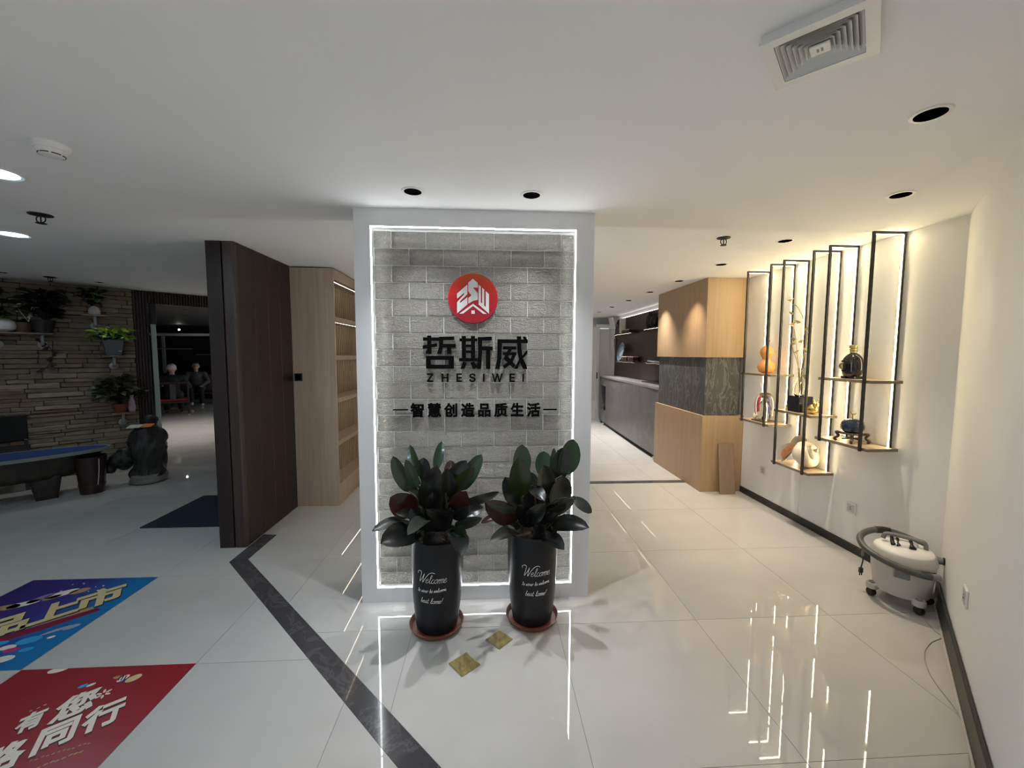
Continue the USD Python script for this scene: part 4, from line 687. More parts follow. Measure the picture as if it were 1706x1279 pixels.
# ================================================================== POTTED PLANTS
STROKES = {
 'W': (1.95, [[(-0.55, 1.9), (-0.75, 2.3), (-0.25, 2.7), (0.3, 2.35), (0.36, 1.2), (0.42, 0.0), (0.9, 1.2), (1.12, 2.2), (1.14, 1.0), (1.28, 0.0), (1.75, 1.4), (2.3, 2.35), (3.0, 2.62), (3.6, 2.4)]]),
 'e': (0.78, [[(0, 0.45), (0.45, 0.6), (0.52, 0.9), (0.3, 1.0), (0.06, 0.65), (0.12, 0.12), (0.4, 0.0), (0.78, 0.3)]]), 'l': (0.6, [[(0, 0.3), (0.38, 1.3), (0.42, 1.9), (0.26, 2.0), (0.16, 1.4), (0.2, 0.2), (0.4, 0), (0.62, 0.25)]]),
 'c': (0.72, [[(0.58, 0.85), (0.34, 1), (0.06, 0.55), (0.12, 0.12), (0.4, 0), (0.74, 0.3)]]), 'o': (0.85, [[(0.42, 1), (0.1, 0.75), (0.06, 0.3), (0.3, 0), (0.6, 0.3), (0.6, 0.75), (0.4, 1), (0.86, 0.85)]]),
 'm': (1.4, [[(0, 0), (0.08, 1), (0.12, 0.65), (0.34, 1), (0.44, 0.8), (0.44, 0)], [(0.44, 0.6), (0.7, 1), (0.82, 0.8), (0.82, 0)], [(0.82, 0.6), (1.07, 1), (1.2, 0.8), (1.2, 0.1), (1.42, 0.2)]]),
 'n': (0.95, [[(0, 0), (0.08, 1), (0.12, 0.65), (0.4, 1), (0.56, 0.8), (0.58, 0.1), (0.9, 0.25)]]), 'i': (0.5, [[(0.1, 1), (0.14, 0.2), (0.3, 0), (0.5, 0.25)], [(0.15, 1.38), (0.18, 1.48)]]),
 'r': (0.66, [[(0, 0), (0.1, 1), (0.14, 0.7), (0.38, 1), (0.62, 0.88)]]), 'b': (0.75, [[(0, 0.3), (0.26, 1.5), (0.2, 1.9), (0.1, 1.6), (0.12, 0.2), (0.34, 0), (0.6, 0.35), (0.44, 0.75), (0.15, 0.6)]]),
 'a': (0.85, [[(0.55, 0.9), (0.3, 1), (0.06, 0.5), (0.2, 0), (0.5, 0.3), (0.58, 1), (0.6, 0.15), (0.84, 0.25)]]), 't': (0.6, [[(0.22, 1.7), (0.16, 0.2), (0.34, 0), (0.58, 0.25)], [(0, 1.08), (0.45, 1.15)]]),
 'w': (0.98, [[(0, 1), (0.1, 0.1), (0.3, 0.2), (0.4, 0.9), (0.5, 0.1), (0.75, 0.3), (0.8, 1), (0.98, 0.9)]]), 'I': (0.75, [[(0.05, 1.5), (0.45, 1.9), (0.36, 1.0), (0.25, 0.1), (-0.1, 0.2)]]),
 ',': (0.4, [[(0.1, 0.15), (0.0, -0.3)]]), '!': (0.45, [[(0.34, 1.9), (0.16, 0.55)], [(0.1, 0.08), (0.12, 0.18)]]), ' ': (0.62, [])}
PROFILE = [(0, 0.0), (0.104, 0.0), (0.112, 0.008), (0.121, 0.06), (0.131, 0.16), (0.138, 0.28), (0.141, 0.38), (0.140, 0.46), (0.138, 0.500), (0.141, 0.507), (0.140, 0.513), (0.130, 0.513), (0.126, 0.500), (0.126, 0.470)]
def pot_radius(z): return float(np.interp(z, [p[1] for p in PROFILE[1:9]], [p[0] for p in PROFILE[1:9]]))
def handwriting(text, x0, z0, h, tilt=0.0, th=0.0011):
    """script lettering lying on the pot's wall; x0 is the arc length from the pot's front"""
    ms = []; x = 0.0
    for ch in text:
        adv, ss = STROKES[ch]
        for s in ss:
            p = np.array(s, float); p = curve(p, 4) if len(p) > 2 else p
            px = x0 + (x + p[:, 0] + 0.28 * p[:, 1]) * h; pz = z0 + p[:, 1] * h + tilt * (px - x0)
            q = []
            for a, z in zip(px, pz): r = pot_radius(z) + 0.0006; q.append((r * math.sin(a / r), -r * math.cos(a / r), z))
            ms.append(tube(q, th * (1.5 if ch == 'W' else 1), 5))
        x += adv
    return cat(ms)
LEAF_MAT = ['rubber_dark', 'rubber_green', 'rubber_maroon', 'rubber_olive', 'rubber_grey']
def rubber_plant(x, y, tilt, leaves, label, tx, stems, seed):
    R = random.Random(seed); t = Thing('potted_rubber_plant', label, 'potted plant', (x, y, 0.012))
    pm = lathe(PROFILE, 64); txt = [('Welcome', -0.062 + tx, 0.312, 0.0222), ('Ie winer be welcome,', -0.066 + tx, 0.254, 0.0106), ('beat lome!', -0.046 + tx, 0.198, 0.0152)]
    T = lambda m: turned(m, tilt, (0, 1, 0), (0, 0, 0)) if tilt else m
    t.part('pot', T(pm), 'pot_glaze', 35)
    for s, a, z, h in txt: t.part('lettering', T(handwriting(s, a, z, h, 0.06 if s[0] == 'I' else -0.02)), 'print_white')
    t.part('soil', T(blob(lathe([(0, 0.478), (0.05, 0.484), (0.09, 0.478), (0.127, 0.468)], 32), 0.008, 40, seed)), 'soil', True)
    pts = [(sx + R.uniform(-0.02, 0.02), R.uniform(-0.02, 0.02)) for sx in stems]
    for k, (sx, sy) in enumerate(pts): t.part('stem', tube(curve([(sx, sy, 0.46), (sx + R.uniform(-0.01, 0.01), sy, 0.60), (sx + R.uniform(-0.02, 0.02), sy, 0.76)]), [0.008] * 8 + [0.007] * 8 + [0.004], 8), 'stem_red' if k % 2 else 'stem_green', True)
    for (bx, by, bz, ex, ey, ez, w, m) in leaves:
        b = np.array([bx - x, by, bz - 0.012]); e = np.array([ex - x, ey, ez - 0.012]); b0 = b
        L = np.linalg.norm(e - b); up_ = (e - b)[2] / L
        roll = R.uniform(-0.28, 0.28); face = (R.uniform(-0.25, 0.25), -1, 0.15 if up_ > 0.3 else 0.75)
        lf = leaf_mesh(b, e, w * 1.22, roll, 0.10 if up_ > 0.4 else 0.26, 0.16, 12, 5, face)
        p = t.part('leaf', lf, LEAF_MAT[m], True)
        s = min(pts, key=lambda q: abs(q[0] - b[0])); z0 = max(0.50, b[2] - 0.09)
        t.part('petiole', tube(curve([(s[0], s[1], z0), (s[0] * 0.5 + b[0] * 0.5, s[1] * 0.5 + b[1] * 0.5, max(z0, b[2] - 0.02)), tuple(b + (e - b) * 0.04)], 4), 0.0032, 6), 'stem_green', True)
rubber_plant(-0.290, 2.185, 1.0, LEAVES_LEFT, 'left rubber plant in a tall black pot lettered Welcome, leaning on its saucer', -0.030, (-0.06, -0.01, 0.05), 3)
rubber_plant(0.247, 2.225, 0.0, LEAVES_RIGHT, 'right rubber plant in a tall black pot lettered Welcome, by the lit corner', -0.006, (-0.05, 0.03, 0.08), 8)
for x, y, lb in ((-0.292, 2.185, 'brown plastic saucer under the left black pot'), (0.247, 2.225, 'brown plastic saucer under the right black pot')):
    solo('saucer', lb, 'saucer', lathe([(0, 0.0), (0.128, 0.0), (0.137, 0.006), (0.149, 0.030), (0.151, 0.032), (0.147, 0.033), (0.134, 0.011), (0, 0.0105)], 56), 'terracotta', (x, y, 0.0), smooth=35)
def gold_plate(x, y, s, rz, label):
    t = Thing('brass_weight', label, 'brass weight', (x, y, 0), rz, group='gold square weights on the floor'); a = s / 2
    def fr(a0, a1, z0, z1): c = np.array([(1, 1), (-1, 1), (-1, -1), (1, -1)], float); v = np.vstack([np.c_[c * a0, [z0] * 4], np.c_[c * a1, [z1] * 4]]); return trimesh.convex.convex_hull(trimesh.Trimesh(v, [[0, 1, 2]], process=False))
    t.part('base', box(-a, a, -a, a, 0, 0.006, 0.003), 'gold_leaf_print'); t.part('sloped_rim', fr(a - 0.002, a - 0.016, 0.006, 0.018), 'gold_leaf_print'); t.part('raised_centre', box(-a + 0.030, a - 0.030, -a + 0.030, a - 0.030, 0.017, 0.0205, 0.002), 'gold_leaf_print')
gold_plate(-0.120, 1.885, 0.112, 40, 'gold square weight on the floor nearer the camera'); gold_plate(0.054, 2.048, 0.104, 44, 'gold square weight on the floor between the two pots')

# ================================================================== VACUUM CLEANER
t = Thing('vacuum_cleaner', 'grey canister vacuum cleaner with coiled hose in the wall corner', 'vacuum cleaner', (2.548, 2.272, 0), 0)
t.part('tank', lathe([(0, 0.066), (0.118, 0.066), (0.130, 0.074), (0.146, 0.20), (0.150, 0.268), (0.154, 0.272), (0.154, 0.284), (0, 0.284)], 56), 'light_grey_plastic', 35)
t.part('lid', lathe([(0.153, 0.284), (0.150, 0.300), (0.143, 0.322), (0.138, 0.327)], 56), 'light_grey_plastic', 35); t.part('lid_top', lathe([(0.138, 0.327), (0.134, 0.336), (0.115, 0.350), (0.08, 0.357), (0, 0.359)], 56), 'white_plastic', 60)
t.part('motor_housing', scaled(lathe([(0.060, 0.35), (0.056, 0.370), (0.040, 0.380), (0, 0.382)], 40), (1.25, 1.0, 1)), 'white_plastic', 60)
A = np.array([0.74, -0.67, 0]); B_ = np.array([0.67, 0.74, 0])      # across the picture and away from it
def P(a, b, z): return A * a + B_ * b + np.array([0, 0, z])
t.part('handle', tube(curve([P(-0.095, 0.0, 0.372), P(-0.088, 0, 0.398), P(-0.06, 0, 0.406), P(0.0, 0, 0.404), P(0.06, 0, 0.400), P(0.090, 0, 0.390), P(0.098, 0, 0.350)], 6), 0.0115, 10), 'grey_plastic', True)
for a, b, z in ((-0.055, -0.035, 0.372), (-0.030, -0.040, 0.370), (0.030, -0.038, 0.372)): t.part('nozzle', cat(tube([P(a, b + 0.05, z + 0.012), P(a, b, z), P(a + 0.004, b - 0.022, z - 0.010)], [0.009, 0.010, 0.012 if a < 0.02 else 0.017], 14)), 'matt_black', True)
t.part('front_latch', turned(box(-0.036, 0.036, -0.158, -0.143, 0.200, 0.276, 0.005), -48), 'grey_plastic', label='flat grey latch plate on the tank')
hs = curve([P(0.10, 0.115, 0.345), P(0.0, 0.150, 0.365), P(-0.09, 0.135, 0.378), P(-0.165, 0.085, 0.365), P(-0.205, 0.0, 0.342), P(-0.180, -0.095, 0.314), P(-0.10, -0.158, 0.290), P(0.0, -0.182, 0.270), P(0.075, -0.165, 0.256), P(0.125, -0.130, 0.248)], 5)
t.part('hose', tube(hs, 0.0185, 14), 'hose_grey', True); d = (hs[-1] - hs[-2]) / np.linalg.norm(hs[-1] - hs[-2]); t.part('hose_tip', tube([hs[-1] - d * 0.03, hs[-1] + d * 0.02], [0.0205, 0.019], 16), 'grey_plastic', 40)
t.part('hose_cuff', tube(hs[8:13], 0.0215, 16), 'matt_black', True)
t.part('inlet_port', tube([P(0.13, 0.02, 0.298), P(0.172, 0.022, 0.298)], [0.022, 0.020], 16), 'grey_plastic', 40)
for k in range(4): t.part('port_rib', tube([P(0.174 + k * 0.006, 0.022, 0.298), P(0.177 + k * 0.006, 0.022, 0.298)], 0.0225, 16), 'matt_black', 40)
for k, ang in enumerate((155, 258, 340, 62)):
    c, s = math.cos(math.radians(ang)), math.sin(math.radians(ang)); q = (0.138 * c, 0.138 * s)
    ar = t.part('caster_arm', turned(moved(lathe([(0, 0.052), (0.030, 0.052), (0.032, 0.058), (0.032, 0.082), (0.026, 0.088), (0, 0.089)], 24), (q[0], q[1], 0)), 0), 'light_grey_plastic', 40)
    t.part('caster_cap', moved(lathe([(0.011, 0.0895), (0.018, 0.0895), (0.018, 0.092), (0.011, 0.092)], 20), (q[0], q[1], 0)), 'grey_plastic', 40, under=ar)
    t.part('caster_wheel', moved(turned(lathe([(0, -0.014), (0.022, -0.014), (0.0255, -0.009), (0.0255, 0.009), (0.022, 0.014), (0, 0.014)], 24), 90, (0, 1, 0)), (q[0] * 1.03, q[1] * 1.03, 0.0255)), 'matt_black', 40, under=ar)
cw = [P(0.12, -0.165, 0.285), P(0.02, -0.176, 0.272), P(-0.08, -0.178, 0.280), P(-0.165, -0.10, 0.292), P(-0.205, -0.02, 0.275), P(-0.200, 0.03, 0.235), P(-0.185, -0.03, 0.215), P(-0.190, -0.01, 0.150)]
t.part('power_cord', tube(curve(cw, 8), 0.0035, 8), 'cord_black', True); t.part('plug', cat(box(-0.012, 0.012, -0.009, 0.009, 0.115, 0.15, 0.004), box(-0.008, -0.005, -0.003, 0.003, 0.098, 0.116), box(0.005, 0.008, -0.003, 0.003, 0.098, 0.116)).apply_translation(tuple(P(-0.190, -0.01, 0.0))), 'cord_black')
t.part('cord_hook', tube(curve([P(-0.148, -0.01, 0.280), P(-0.185, -0.02, 0.268), P(-0.185, -0.02, 0.235)]), 0.008, 8), 'grey_plastic', True)
solo('loose_cable', 'thin grey cord lying on the tiles along the slanting wall', 'cord', tube(curve([(2.52, 2.12, 0.003), (2.458, 2.000, 0.003), (2.44, 1.945, 0.003), (2.330, 1.905, 0.003), (2.211, 1.832, 0.003), (2.120, 1.735, 0.003), (2.065, 1.652, 0.003), (2.003, 1.528, 0.003), (1.940, 1.440, 0.003), (1.883, 1.372, 0.003), (1.81, 1.32, 0.003), (1.742, 1.262, 0.003), (1.65, 1.16, 0.003), (1.45, 1.02, 0.003)], 10), 0.0022, 6), 'cord_grey', smooth=True)

# ================================================================== FLOOR POSTERS
def poster(name, label, x0, y0, x1, y1, mt):
    t = Thing(name, label, 'floor poster', (0, 0, 0)); t.part('sheet', prism(sbox(x0, y0, x1, y1), 0.0003, 0.0012), mt); t.lay = 0.0013; t.win = sbox(x0 + 0.002, y0 + 0.002, x1 - 0.002, y1 - 0.002); return t
def ink(t, name, shape, mt, up=0.0):
    g = shape.buffer(0).intersection(t.win)
    if not g.is_empty: t.part(name, prism(g, t.lay - 0.0004 + up, t.lay + 0.0003 + up), mt)
def placed(g, o, ex, ey): return affinity.affine_transform(g, [ex[0], ey[0], ex[1], ey[1], o[0], o[1]])
def slanted(ch, o, ex, ey, bold=3.0): return placed(glyph(ch, 1.0, 1.0, bold), o, ex, ey)
def ell(x, y, a, b, r): return affinity.translate(affinity.rotate(affinity.scale(Point(0, 0).buffer(1, 12), a, b), r, origin=(0, 0)), x, y)
bl = poster('floor_poster', 'blue floor poster with slanted gold lettering, next to the left edge', -3.030, 1.961, -2.235, 2.770, 'blue_floor_print')
ink(bl, 'banner', Polygon([(-2.90, 1.93), (-2.60, 2.20), (-2.32, 2.440), (-2.285, 2.415), (-2.44, 2.255), (-2.70, 2.05)]), 'maroon_print'); ink(bl, 'gold_bar', Polygon([(-2.92, 2.0), (-2.645, 2.243), (-2.362, 2.452), (-2.335, 2.430), (-2.612, 2.205), (-2.88, 1.96)]), 'tan_print', 0.0003)
ex, ey = (0.164, 0.156), (-0.137, 0.184)
for k, (ch, o) in enumerate((('新', (-2.850, 1.985)), ('品', (-2.708, 2.120)), ('上', (-2.566, 2.254)), ('市', (-2.423, 2.388)))):
    ink(bl, 'letter_shadow', slanted(ch, (o[0] + 0.010, o[1] - 0.008), ex, ey, 5.0), 'dark_print', 0.0006); ink(bl, 'letter', slanted(ch, o, ex, ey, 4.0), 'gold_print', 0.0009)
for x, y, a, b, r, m in ((-2.68, 2.60, 0.075, 0.035, 40, 'cream_print'), (-2.60, 2.625, 0.05, 0.03, 30, 'tan_print'), (-2.76, 2.555, 0.06, 0.028, 60, 'violet_print'), (-2.80, 2.50, 0.07, 0.03, 30, 'cream_print'), (-2.86, 2.47, 0.06, 0.03, 10, 'tan_print'), (-2.70, 2.56, 0.04, 0.02, 45, 'tan_print')): ink(bl, 'confetti_burst', ell(x, y, a, b, r), m, 0.0002)
for n, (x, y, a, b, r, m) in enumerate(((-2.305, 2.27, 0.035, 0.018, 40, 'slate_print'), (-2.36, 2.245, 0.06, 0.012, 42, 'slate_print'), (-2.42, 2.17, 0.05, 0.030, 20, 'sky_print'), (-2.36, 2.10, 0.028, 0.016, 20, 'sky_print'), (-2.47, 2.12, 0.034, 0.020, 10, 'cream_print'), (-2.43, 2.10, 0.034, 0.018, 10, 'magenta_print'), (-2.53, 2.10, 0.04, 0.022, 10, 'tan_print'), (-2.55, 2.15, 0.04, 0.02, 20, 'sky_print'), (-2.58, 2.06, 0.034, 0.02, 10, 'magenta_print'), (-2.40, 2.035, 0.045, 0.026, 15, 'cream_print'), (-2.50, 1.985, 0.046, 0.026, 10, 'cream_print'), (-2.64, 2.09, 0.05, 0.02, 40, 'sky_print'), (-2.33, 2.19, 0.016, 0.010, 30, 'cream_print'), (-2.62, 2.00, 0.04, 0.024, 10, 'tan_print'))): ink(bl, 'balloon', ell(x, y, a, b, r), m, 0.0001 * (n % 3))
for n in range(14): ink(bl, 'confetti', ell(-2.62 + rng.uniform(-0.1, 0.15), 2.60 + rng.uniform(0.0, 0.12), 0.006, 0.003, rng.uniform(0, 180)), 'cream_print', 0.0003)
rd = poster('floor_poster', 'red floor poster with slanted cream lettering in the lower left corner', -2.230, 1.150, -1.431, 1.959, 'red_floor_print')
e1, f1 = (0.0595, 0.0545), (-0.058, 0.094); e2, f2 = (0.098, 0.078), (-0.076, 0.124)
for ch, o, e, f in (('一', (-2.06, 1.44), e1, f1), ('路', (-1.985, 1.515), e1, f1), ('有', (-1.885, 1.600), e1, f1), ('您', (-1.795, 1.640), (0.100, 0.084), (-0.066, 0.130)), ('一', (-1.955, 1.30), e2, f2), ('路', (-1.835, 1.410), e2, f2), ('同', (-1.728, 1.506), e2, f2), ('行', (-1.622, 1.588), e2, f2)):
    ink(rd, 'letter_shadow', slanted(ch, (o[0] + 0.005, o[1] - 0.006), e, f, 5.0), 'dark_print', 0.0002); ink(rd, 'letter', slanted(ch, o, e, f, 4.0), 'cream_print', 0.0005)
for n, (x, y, a, b, r, m) in enumerate(((-1.655, 1.880, 0.030, 0.020, 40, 'gold_print'), (-1.735, 1.890, 0.016, 0.010, 10, 'tan_print'), (-1.702, 1.882, 0.024, 0.014, 60, 'cream_print'), (-1.690, 1.868, 0.012, 0.008, 40, 'navy_print'), (-1.845, 1.845, 0.016, 0.010, 40, 'sky_print'), (-1.815, 1.850, 0.016, 0.008, 40, 'cream_print'), (-2.055, 1.952, 0.04, 0.02, 20, 'cream_print'))): ink(rd, 'balloon', ell(x, y, a, b, r), m, 0.0001 * (n % 3))
for k in range(6): a = k * math.pi / 3; ink(rd, 'petal', ell(-1.712 + 0.018 * math.cos(a), 1.795 + 0.018 * math.sin(a), 0.011, 0.005, math.degrees(a)), 'cream_print', 0.0003)
for k in range(3): ink(rd, 'balloon_stripe', affinity.rotate(sbox(-1.722 + k * 0.012, 1.868, -1.717 + k * 0.012, 1.898), 20), 'dark_print', 0.0005)
for n in range(12): ink(rd, 'small_print', ell(-1.70 + n * 0.0135, 1.498 + n * 0.0055 + rng.uniform(-0.003, 0.003), 0.005, 0.0025, 40), 'tan_print')
for n in range(9): ink(rd, 'small_print', ell(-1.66 + n * 0.014, 1.462 + n * 0.008 + rng.uniform(-0.004, 0.004), 0.007, 0.0035, 40), 'tan_print')
for n in range(5): ink(rd, 'sparkle', ell(-1.905 + rng.uniform(-0.05, 0.05), 1.72 + rng.uniform(-0.03, 0.03), 0.005, 0.002, 45), 'cream_print')
# ================================================================== LEFT ROOM
def on_wall(tt, out): return (WO[0] + tt * S2 + out * S2, WO[1] + tt * S2 - out * S2)
t = Thing('tea_table', 'long carved dark tea table with a blue felt top', 'table', (-4.90, 4.19, 0), 44)
def oval(a, b, p=2.6, n=56): return Polygon([(a * abs(math.cos(k)) ** (2 / p) * math.copysign(1, math.cos(k)), b * abs(math.sin(k)) ** (2 / p) * math.copysign(1, math.sin(k))) for k in np.linspace(0, 2 * math.pi, n, endpoint=False)])
t.part('rim', prism(oval(0.86, 0.265, 2.2).difference(oval(0.835, 0.245, 2.2)), 0.435, 0.468), 'rim_grey'); t.part('felt_top', prism(oval(0.835, 0.245, 2.2), 0.44, 0.462), 'felt_blue')
ap = trimesh.convex.convex_hull(cat(prism(oval(0.80, 0.235, 2.2), 0.43, 0.436), prism(oval(0.62, 0.19, 2.4), 0.215, 0.22))); t.part('carved_apron', blob(ap.subdivide().subdivide(), 0.012, 14, 2), 'table_wood', True)
for a, b in ((0.36, -0.085), (0.36, 0.085), (-0.36, -0.085), (-0.36, 0.085)): m = trimesh.convex.convex_hull(cat(box(a - 0.11, a + 0.11, b - 0.075, b + 0.075, 0.20, 0.24), box(a - 0.075, a + 0.075, b - 0.055, b + 0.055, 0.0, 0.01))); t.part('leg', blob(m.subdivide().subdivide(), 0.010, 18, 4), 'table_wood', True)
t = Thing('wooden_bucket', 'dark red tapered wooden bucket at the end of the tea table', 'bucket', (-4.300, 4.560, 0)); t.part('staves', lathe([(0, 0.0), (0.098, 0.0), (0.128, 0.40), (0.118, 0.40), (0.092, 0.03), (0, 0.03)], 24), 'dark_red_wood', 30); t.part('hoop', lathe([(0.104, 0.08), (0.108, 0.08), (0.110, 0.105), (0.106, 0.105)], 24), 'table_wood', 30); t.part('rope', tube(curve([(0.12, -0.04, 0.38), (0.128, -0.055, 0.25), (0.112, -0.06, 0.10)]), 0.005, 6), 'pink_glaze', True)
t = Thing('root_stump', 'gnarled dark tree-root stump with a pale sawn foot', 'stump', (-3.990, 4.905, 0))
prof = []
for zz, r, dx in ((0.0, 0.165, 0.0), (0.08, 0.165, 0.0), (0.22, 0.150, 0.005), (0.40, 0.170, 0.01), (0.52, 0.165, 0.01), (0.62, 0.135, 0.0), (0.655, 0.10, 0.0)): prof.append((zz, r, dx))
m = trimesh.util.concatenate([tube([(d, 0, z) for z, r, d in prof], [r for z, r, d in prof], 26)]); m = m.subdivide().subdivide(); m = blob(m, 0.055, 7.5, 11); m = scaled(m, (1.0, 0.8, 1.0)); m.vertices[:, 2] = np.clip(m.vertices[:, 2], 0.075, 0.66); t.part('trunk', turned(m, 40), 'root_wood', True)
b = blob(tube([(0, 0, 0.0), (0, 0, 0.05), (0, 0, 0.105)], [0.168, 0.168, 0.160], 26).subdivide(), 0.03, 8, 5); b = scaled(b, (1, 0.8, 1)); b.vertices[:, 2] = np.clip(b.vertices[:, 2], 0.0, 0.11); t.part('sawn_foot', turned(b, 40), 'root_base', True)
t.part('side_root', blob(ball((-0.19, -0.06, 0.30), 0.11, 3, (1.0, 0.9, 1.1)), 0.05, 9, 8), 'root_wood', True); t.part('side_root', blob(tube(curve([(-0.16, -0.05, 0.34), (-0.28, -0.14, 0.25), (-0.29, -0.16, 0.16)], 4), [0.08] * 4 + [0.06] * 4 + [0.04], 14).subdivide(), 0.02, 14, 9), 'root_wood', True)
t.part('tall_spur', blob(tube(curve([(-0.03, 0.10, 0.5), (-0.04, 0.11, 0.66), (-0.03, 0.12, 0.78)], 4), [0.075] * 4 + [0.065] * 4 + [0.03], 14).subdivide(), 0.02, 14, 10), 'root_wood', True)
t = Thing('leaflet', 'orange and pale green leaflet lying on top of the root stump', 'leaflet', (-3.975, 4.830, 0.672), 20)
t.part('pale_half', turned(box(-0.12, 0.0, -0.06, 0.06, 0, 0.006), 8, (1, 0, 0)), 'white_paper'); t.part('orange_half', turned(box(0.0, 0.10, -0.055, 0.065, 0.002, 0.010), 8, (1, 0, 0)), 'orange_paper')
x, y = on_wall(-1.165, 0.30); t = Thing('black_chair', 'black chair cut off by the left edge, against the stone wall', 'chair', (x, y, 0), 45); t.part('seat', box(-0.21, 0.21, -0.20, 0.20, 0.42, 0.455, 0.01), 'black_cloth'); t.part('backrest', box(-0.20, 0.20, 0.17, 0.20, 0.50, 0.80, 0.012), 'black_cloth')
for a in (-0.18, 0.18):
    t.part('leg', box(a - 0.016, a + 0.016, -0.19, -0.158, 0, 0.42, 0.004), 'black_metal'); t.part('leg', box(a - 0.016, a + 0.016, 0.165, 0.197, 0, 0.52, 0.004), 'black_metal')
# bracket shelves and their plants
def bracket_shelf(tc, w, z, label, brs, mt='shelf_edge'):
    x, y = on_wall(tc, 0.0); t = Thing('wall_shelf', label, 'shelf', (x, y, z), 45, group='bracket shelves on the stone wall'); t.part('board', box(-w / 2, w / 2, -0.235, -0.01, -0.018, 0, 0.003), mt)
    for b in brs:
        q = t.part('bracket', tube(curve([(b, -0.14, -0.018), (b, -0.14, -0.10), (b, -0.125, -0.128), (b, -0.04, -0.135)], 5), 0.016, 10), 'galvanised', True); f = turned(lathe([(0, 0), (0.045, 0), (0.043, 0.010), (0.020, 0.014), (0, 0.014)], 20), 90, (1, 0, 0)); t.part('flange', moved(f, (b, -0.042, -0.135)), 'galvanised', 40, under=q)
bracket_shelf(-1.10, 0.78, 1.735, 'wide bracket shelf at the left edge of the stone wall', (-0.03, 0.30)); bracket_shelf(-0.361, 0.235, 1.977, 'small top bracket shelf under the white bulb vase', (0.0,), 'board_wood'); bracket_shelf(-0.216, 0.225, 1.478, 'small bracket shelf under the grey square pot', (0.0,)); bracket_shelf(-0.168, 0.225, 0.745, 'lowest small bracket shelf by the doorway', (0.0,))
def foliage(n, r, h, size, seed, flat=0.5, base=(0, 0, 0)):
    R = random.Random(seed); ms = []
    for _ in range(n):
        a = R.uniform(0, 2 * math.pi); q = R.uniform(0.15, 1.0) * r; z = R.uniform(0.15, 1.0) * h; c = np.array([q * math.cos(a), q * math.sin(a), z]) + base; d = np.array([math.cos(a), math.sin(a), R.uniform(-0.6, 0.8) * (1 - flat)]); d /= np.linalg.norm(d)
        ms.append(leaf_mesh(c - d * size * 0.5, c + d * size * 0.5, size * 0.45, R.uniform(-0.6, 0.6), 0.3, 0.15, 5, 3, face=(R.uniform(-.3, .3), -0.5, 1)))
        if R.random() < 0.4: ms.append(tube([tuple(np.array(base) + (0, 0, 0.0)), tuple(c - d * size * 0.5)], 0.003, 4))
    return cat(ms)
def shelf_plant(tt, out, z, label, pot, potmat, fol, extra=()):
    x, y = on_wall(tt, out); t = Thing('potted_plant', label, 'potted plant', (x, y, z), 45); t.part('pot', pot, potmat, 35)
    for m, mt, nm in list(fol) + list(extra):
        if nm != 'emblem': v = np.array(m.vertices); lim = out - 0.065; q = v[:, 1]; v[:, 1] = np.where(q > 0, q * min(1.0, lim / max(q.max(), 1e-6)), q); m.vertices = v
        t.part(nm, m, mt, True, kind='stuff' if nm == 'foliage' else None)
    return t
cup = lambda r0_, r1_, h: lathe([(0, 0), (r0_, 0), (r1_, h), (r1_ - 0.008, h), (r0_ * 0.9, 0.02), (0, 0.02)], 24)
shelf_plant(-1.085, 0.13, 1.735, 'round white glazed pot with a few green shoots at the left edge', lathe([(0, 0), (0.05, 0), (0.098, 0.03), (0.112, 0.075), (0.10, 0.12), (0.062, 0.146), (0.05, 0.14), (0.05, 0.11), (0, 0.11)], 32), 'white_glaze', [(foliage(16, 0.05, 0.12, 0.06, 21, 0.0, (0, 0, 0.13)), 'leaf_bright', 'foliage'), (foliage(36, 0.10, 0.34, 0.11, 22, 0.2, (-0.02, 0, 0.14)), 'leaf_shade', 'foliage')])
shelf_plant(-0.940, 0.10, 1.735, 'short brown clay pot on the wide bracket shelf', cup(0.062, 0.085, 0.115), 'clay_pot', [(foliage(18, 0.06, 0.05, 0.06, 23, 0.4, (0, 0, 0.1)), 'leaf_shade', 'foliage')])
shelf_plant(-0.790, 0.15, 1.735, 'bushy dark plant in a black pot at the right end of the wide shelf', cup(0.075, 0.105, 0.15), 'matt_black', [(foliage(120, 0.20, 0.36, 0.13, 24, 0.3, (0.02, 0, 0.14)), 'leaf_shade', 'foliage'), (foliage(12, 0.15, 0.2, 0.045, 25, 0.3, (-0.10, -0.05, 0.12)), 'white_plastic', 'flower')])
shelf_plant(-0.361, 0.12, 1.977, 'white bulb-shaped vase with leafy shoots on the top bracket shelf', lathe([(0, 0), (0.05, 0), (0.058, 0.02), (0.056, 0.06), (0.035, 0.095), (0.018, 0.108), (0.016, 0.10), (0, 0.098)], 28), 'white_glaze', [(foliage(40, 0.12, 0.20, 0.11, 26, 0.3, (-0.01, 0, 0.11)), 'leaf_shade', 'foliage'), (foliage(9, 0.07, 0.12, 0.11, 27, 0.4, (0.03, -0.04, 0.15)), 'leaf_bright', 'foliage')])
pm = trimesh.convex.convex_hull(cat(box(-0.068, 0.068, -0.068, 0.068, 0, 0.002), box(-0.098, 0.098, -0.098, 0.098, 0.198, 0.20)))
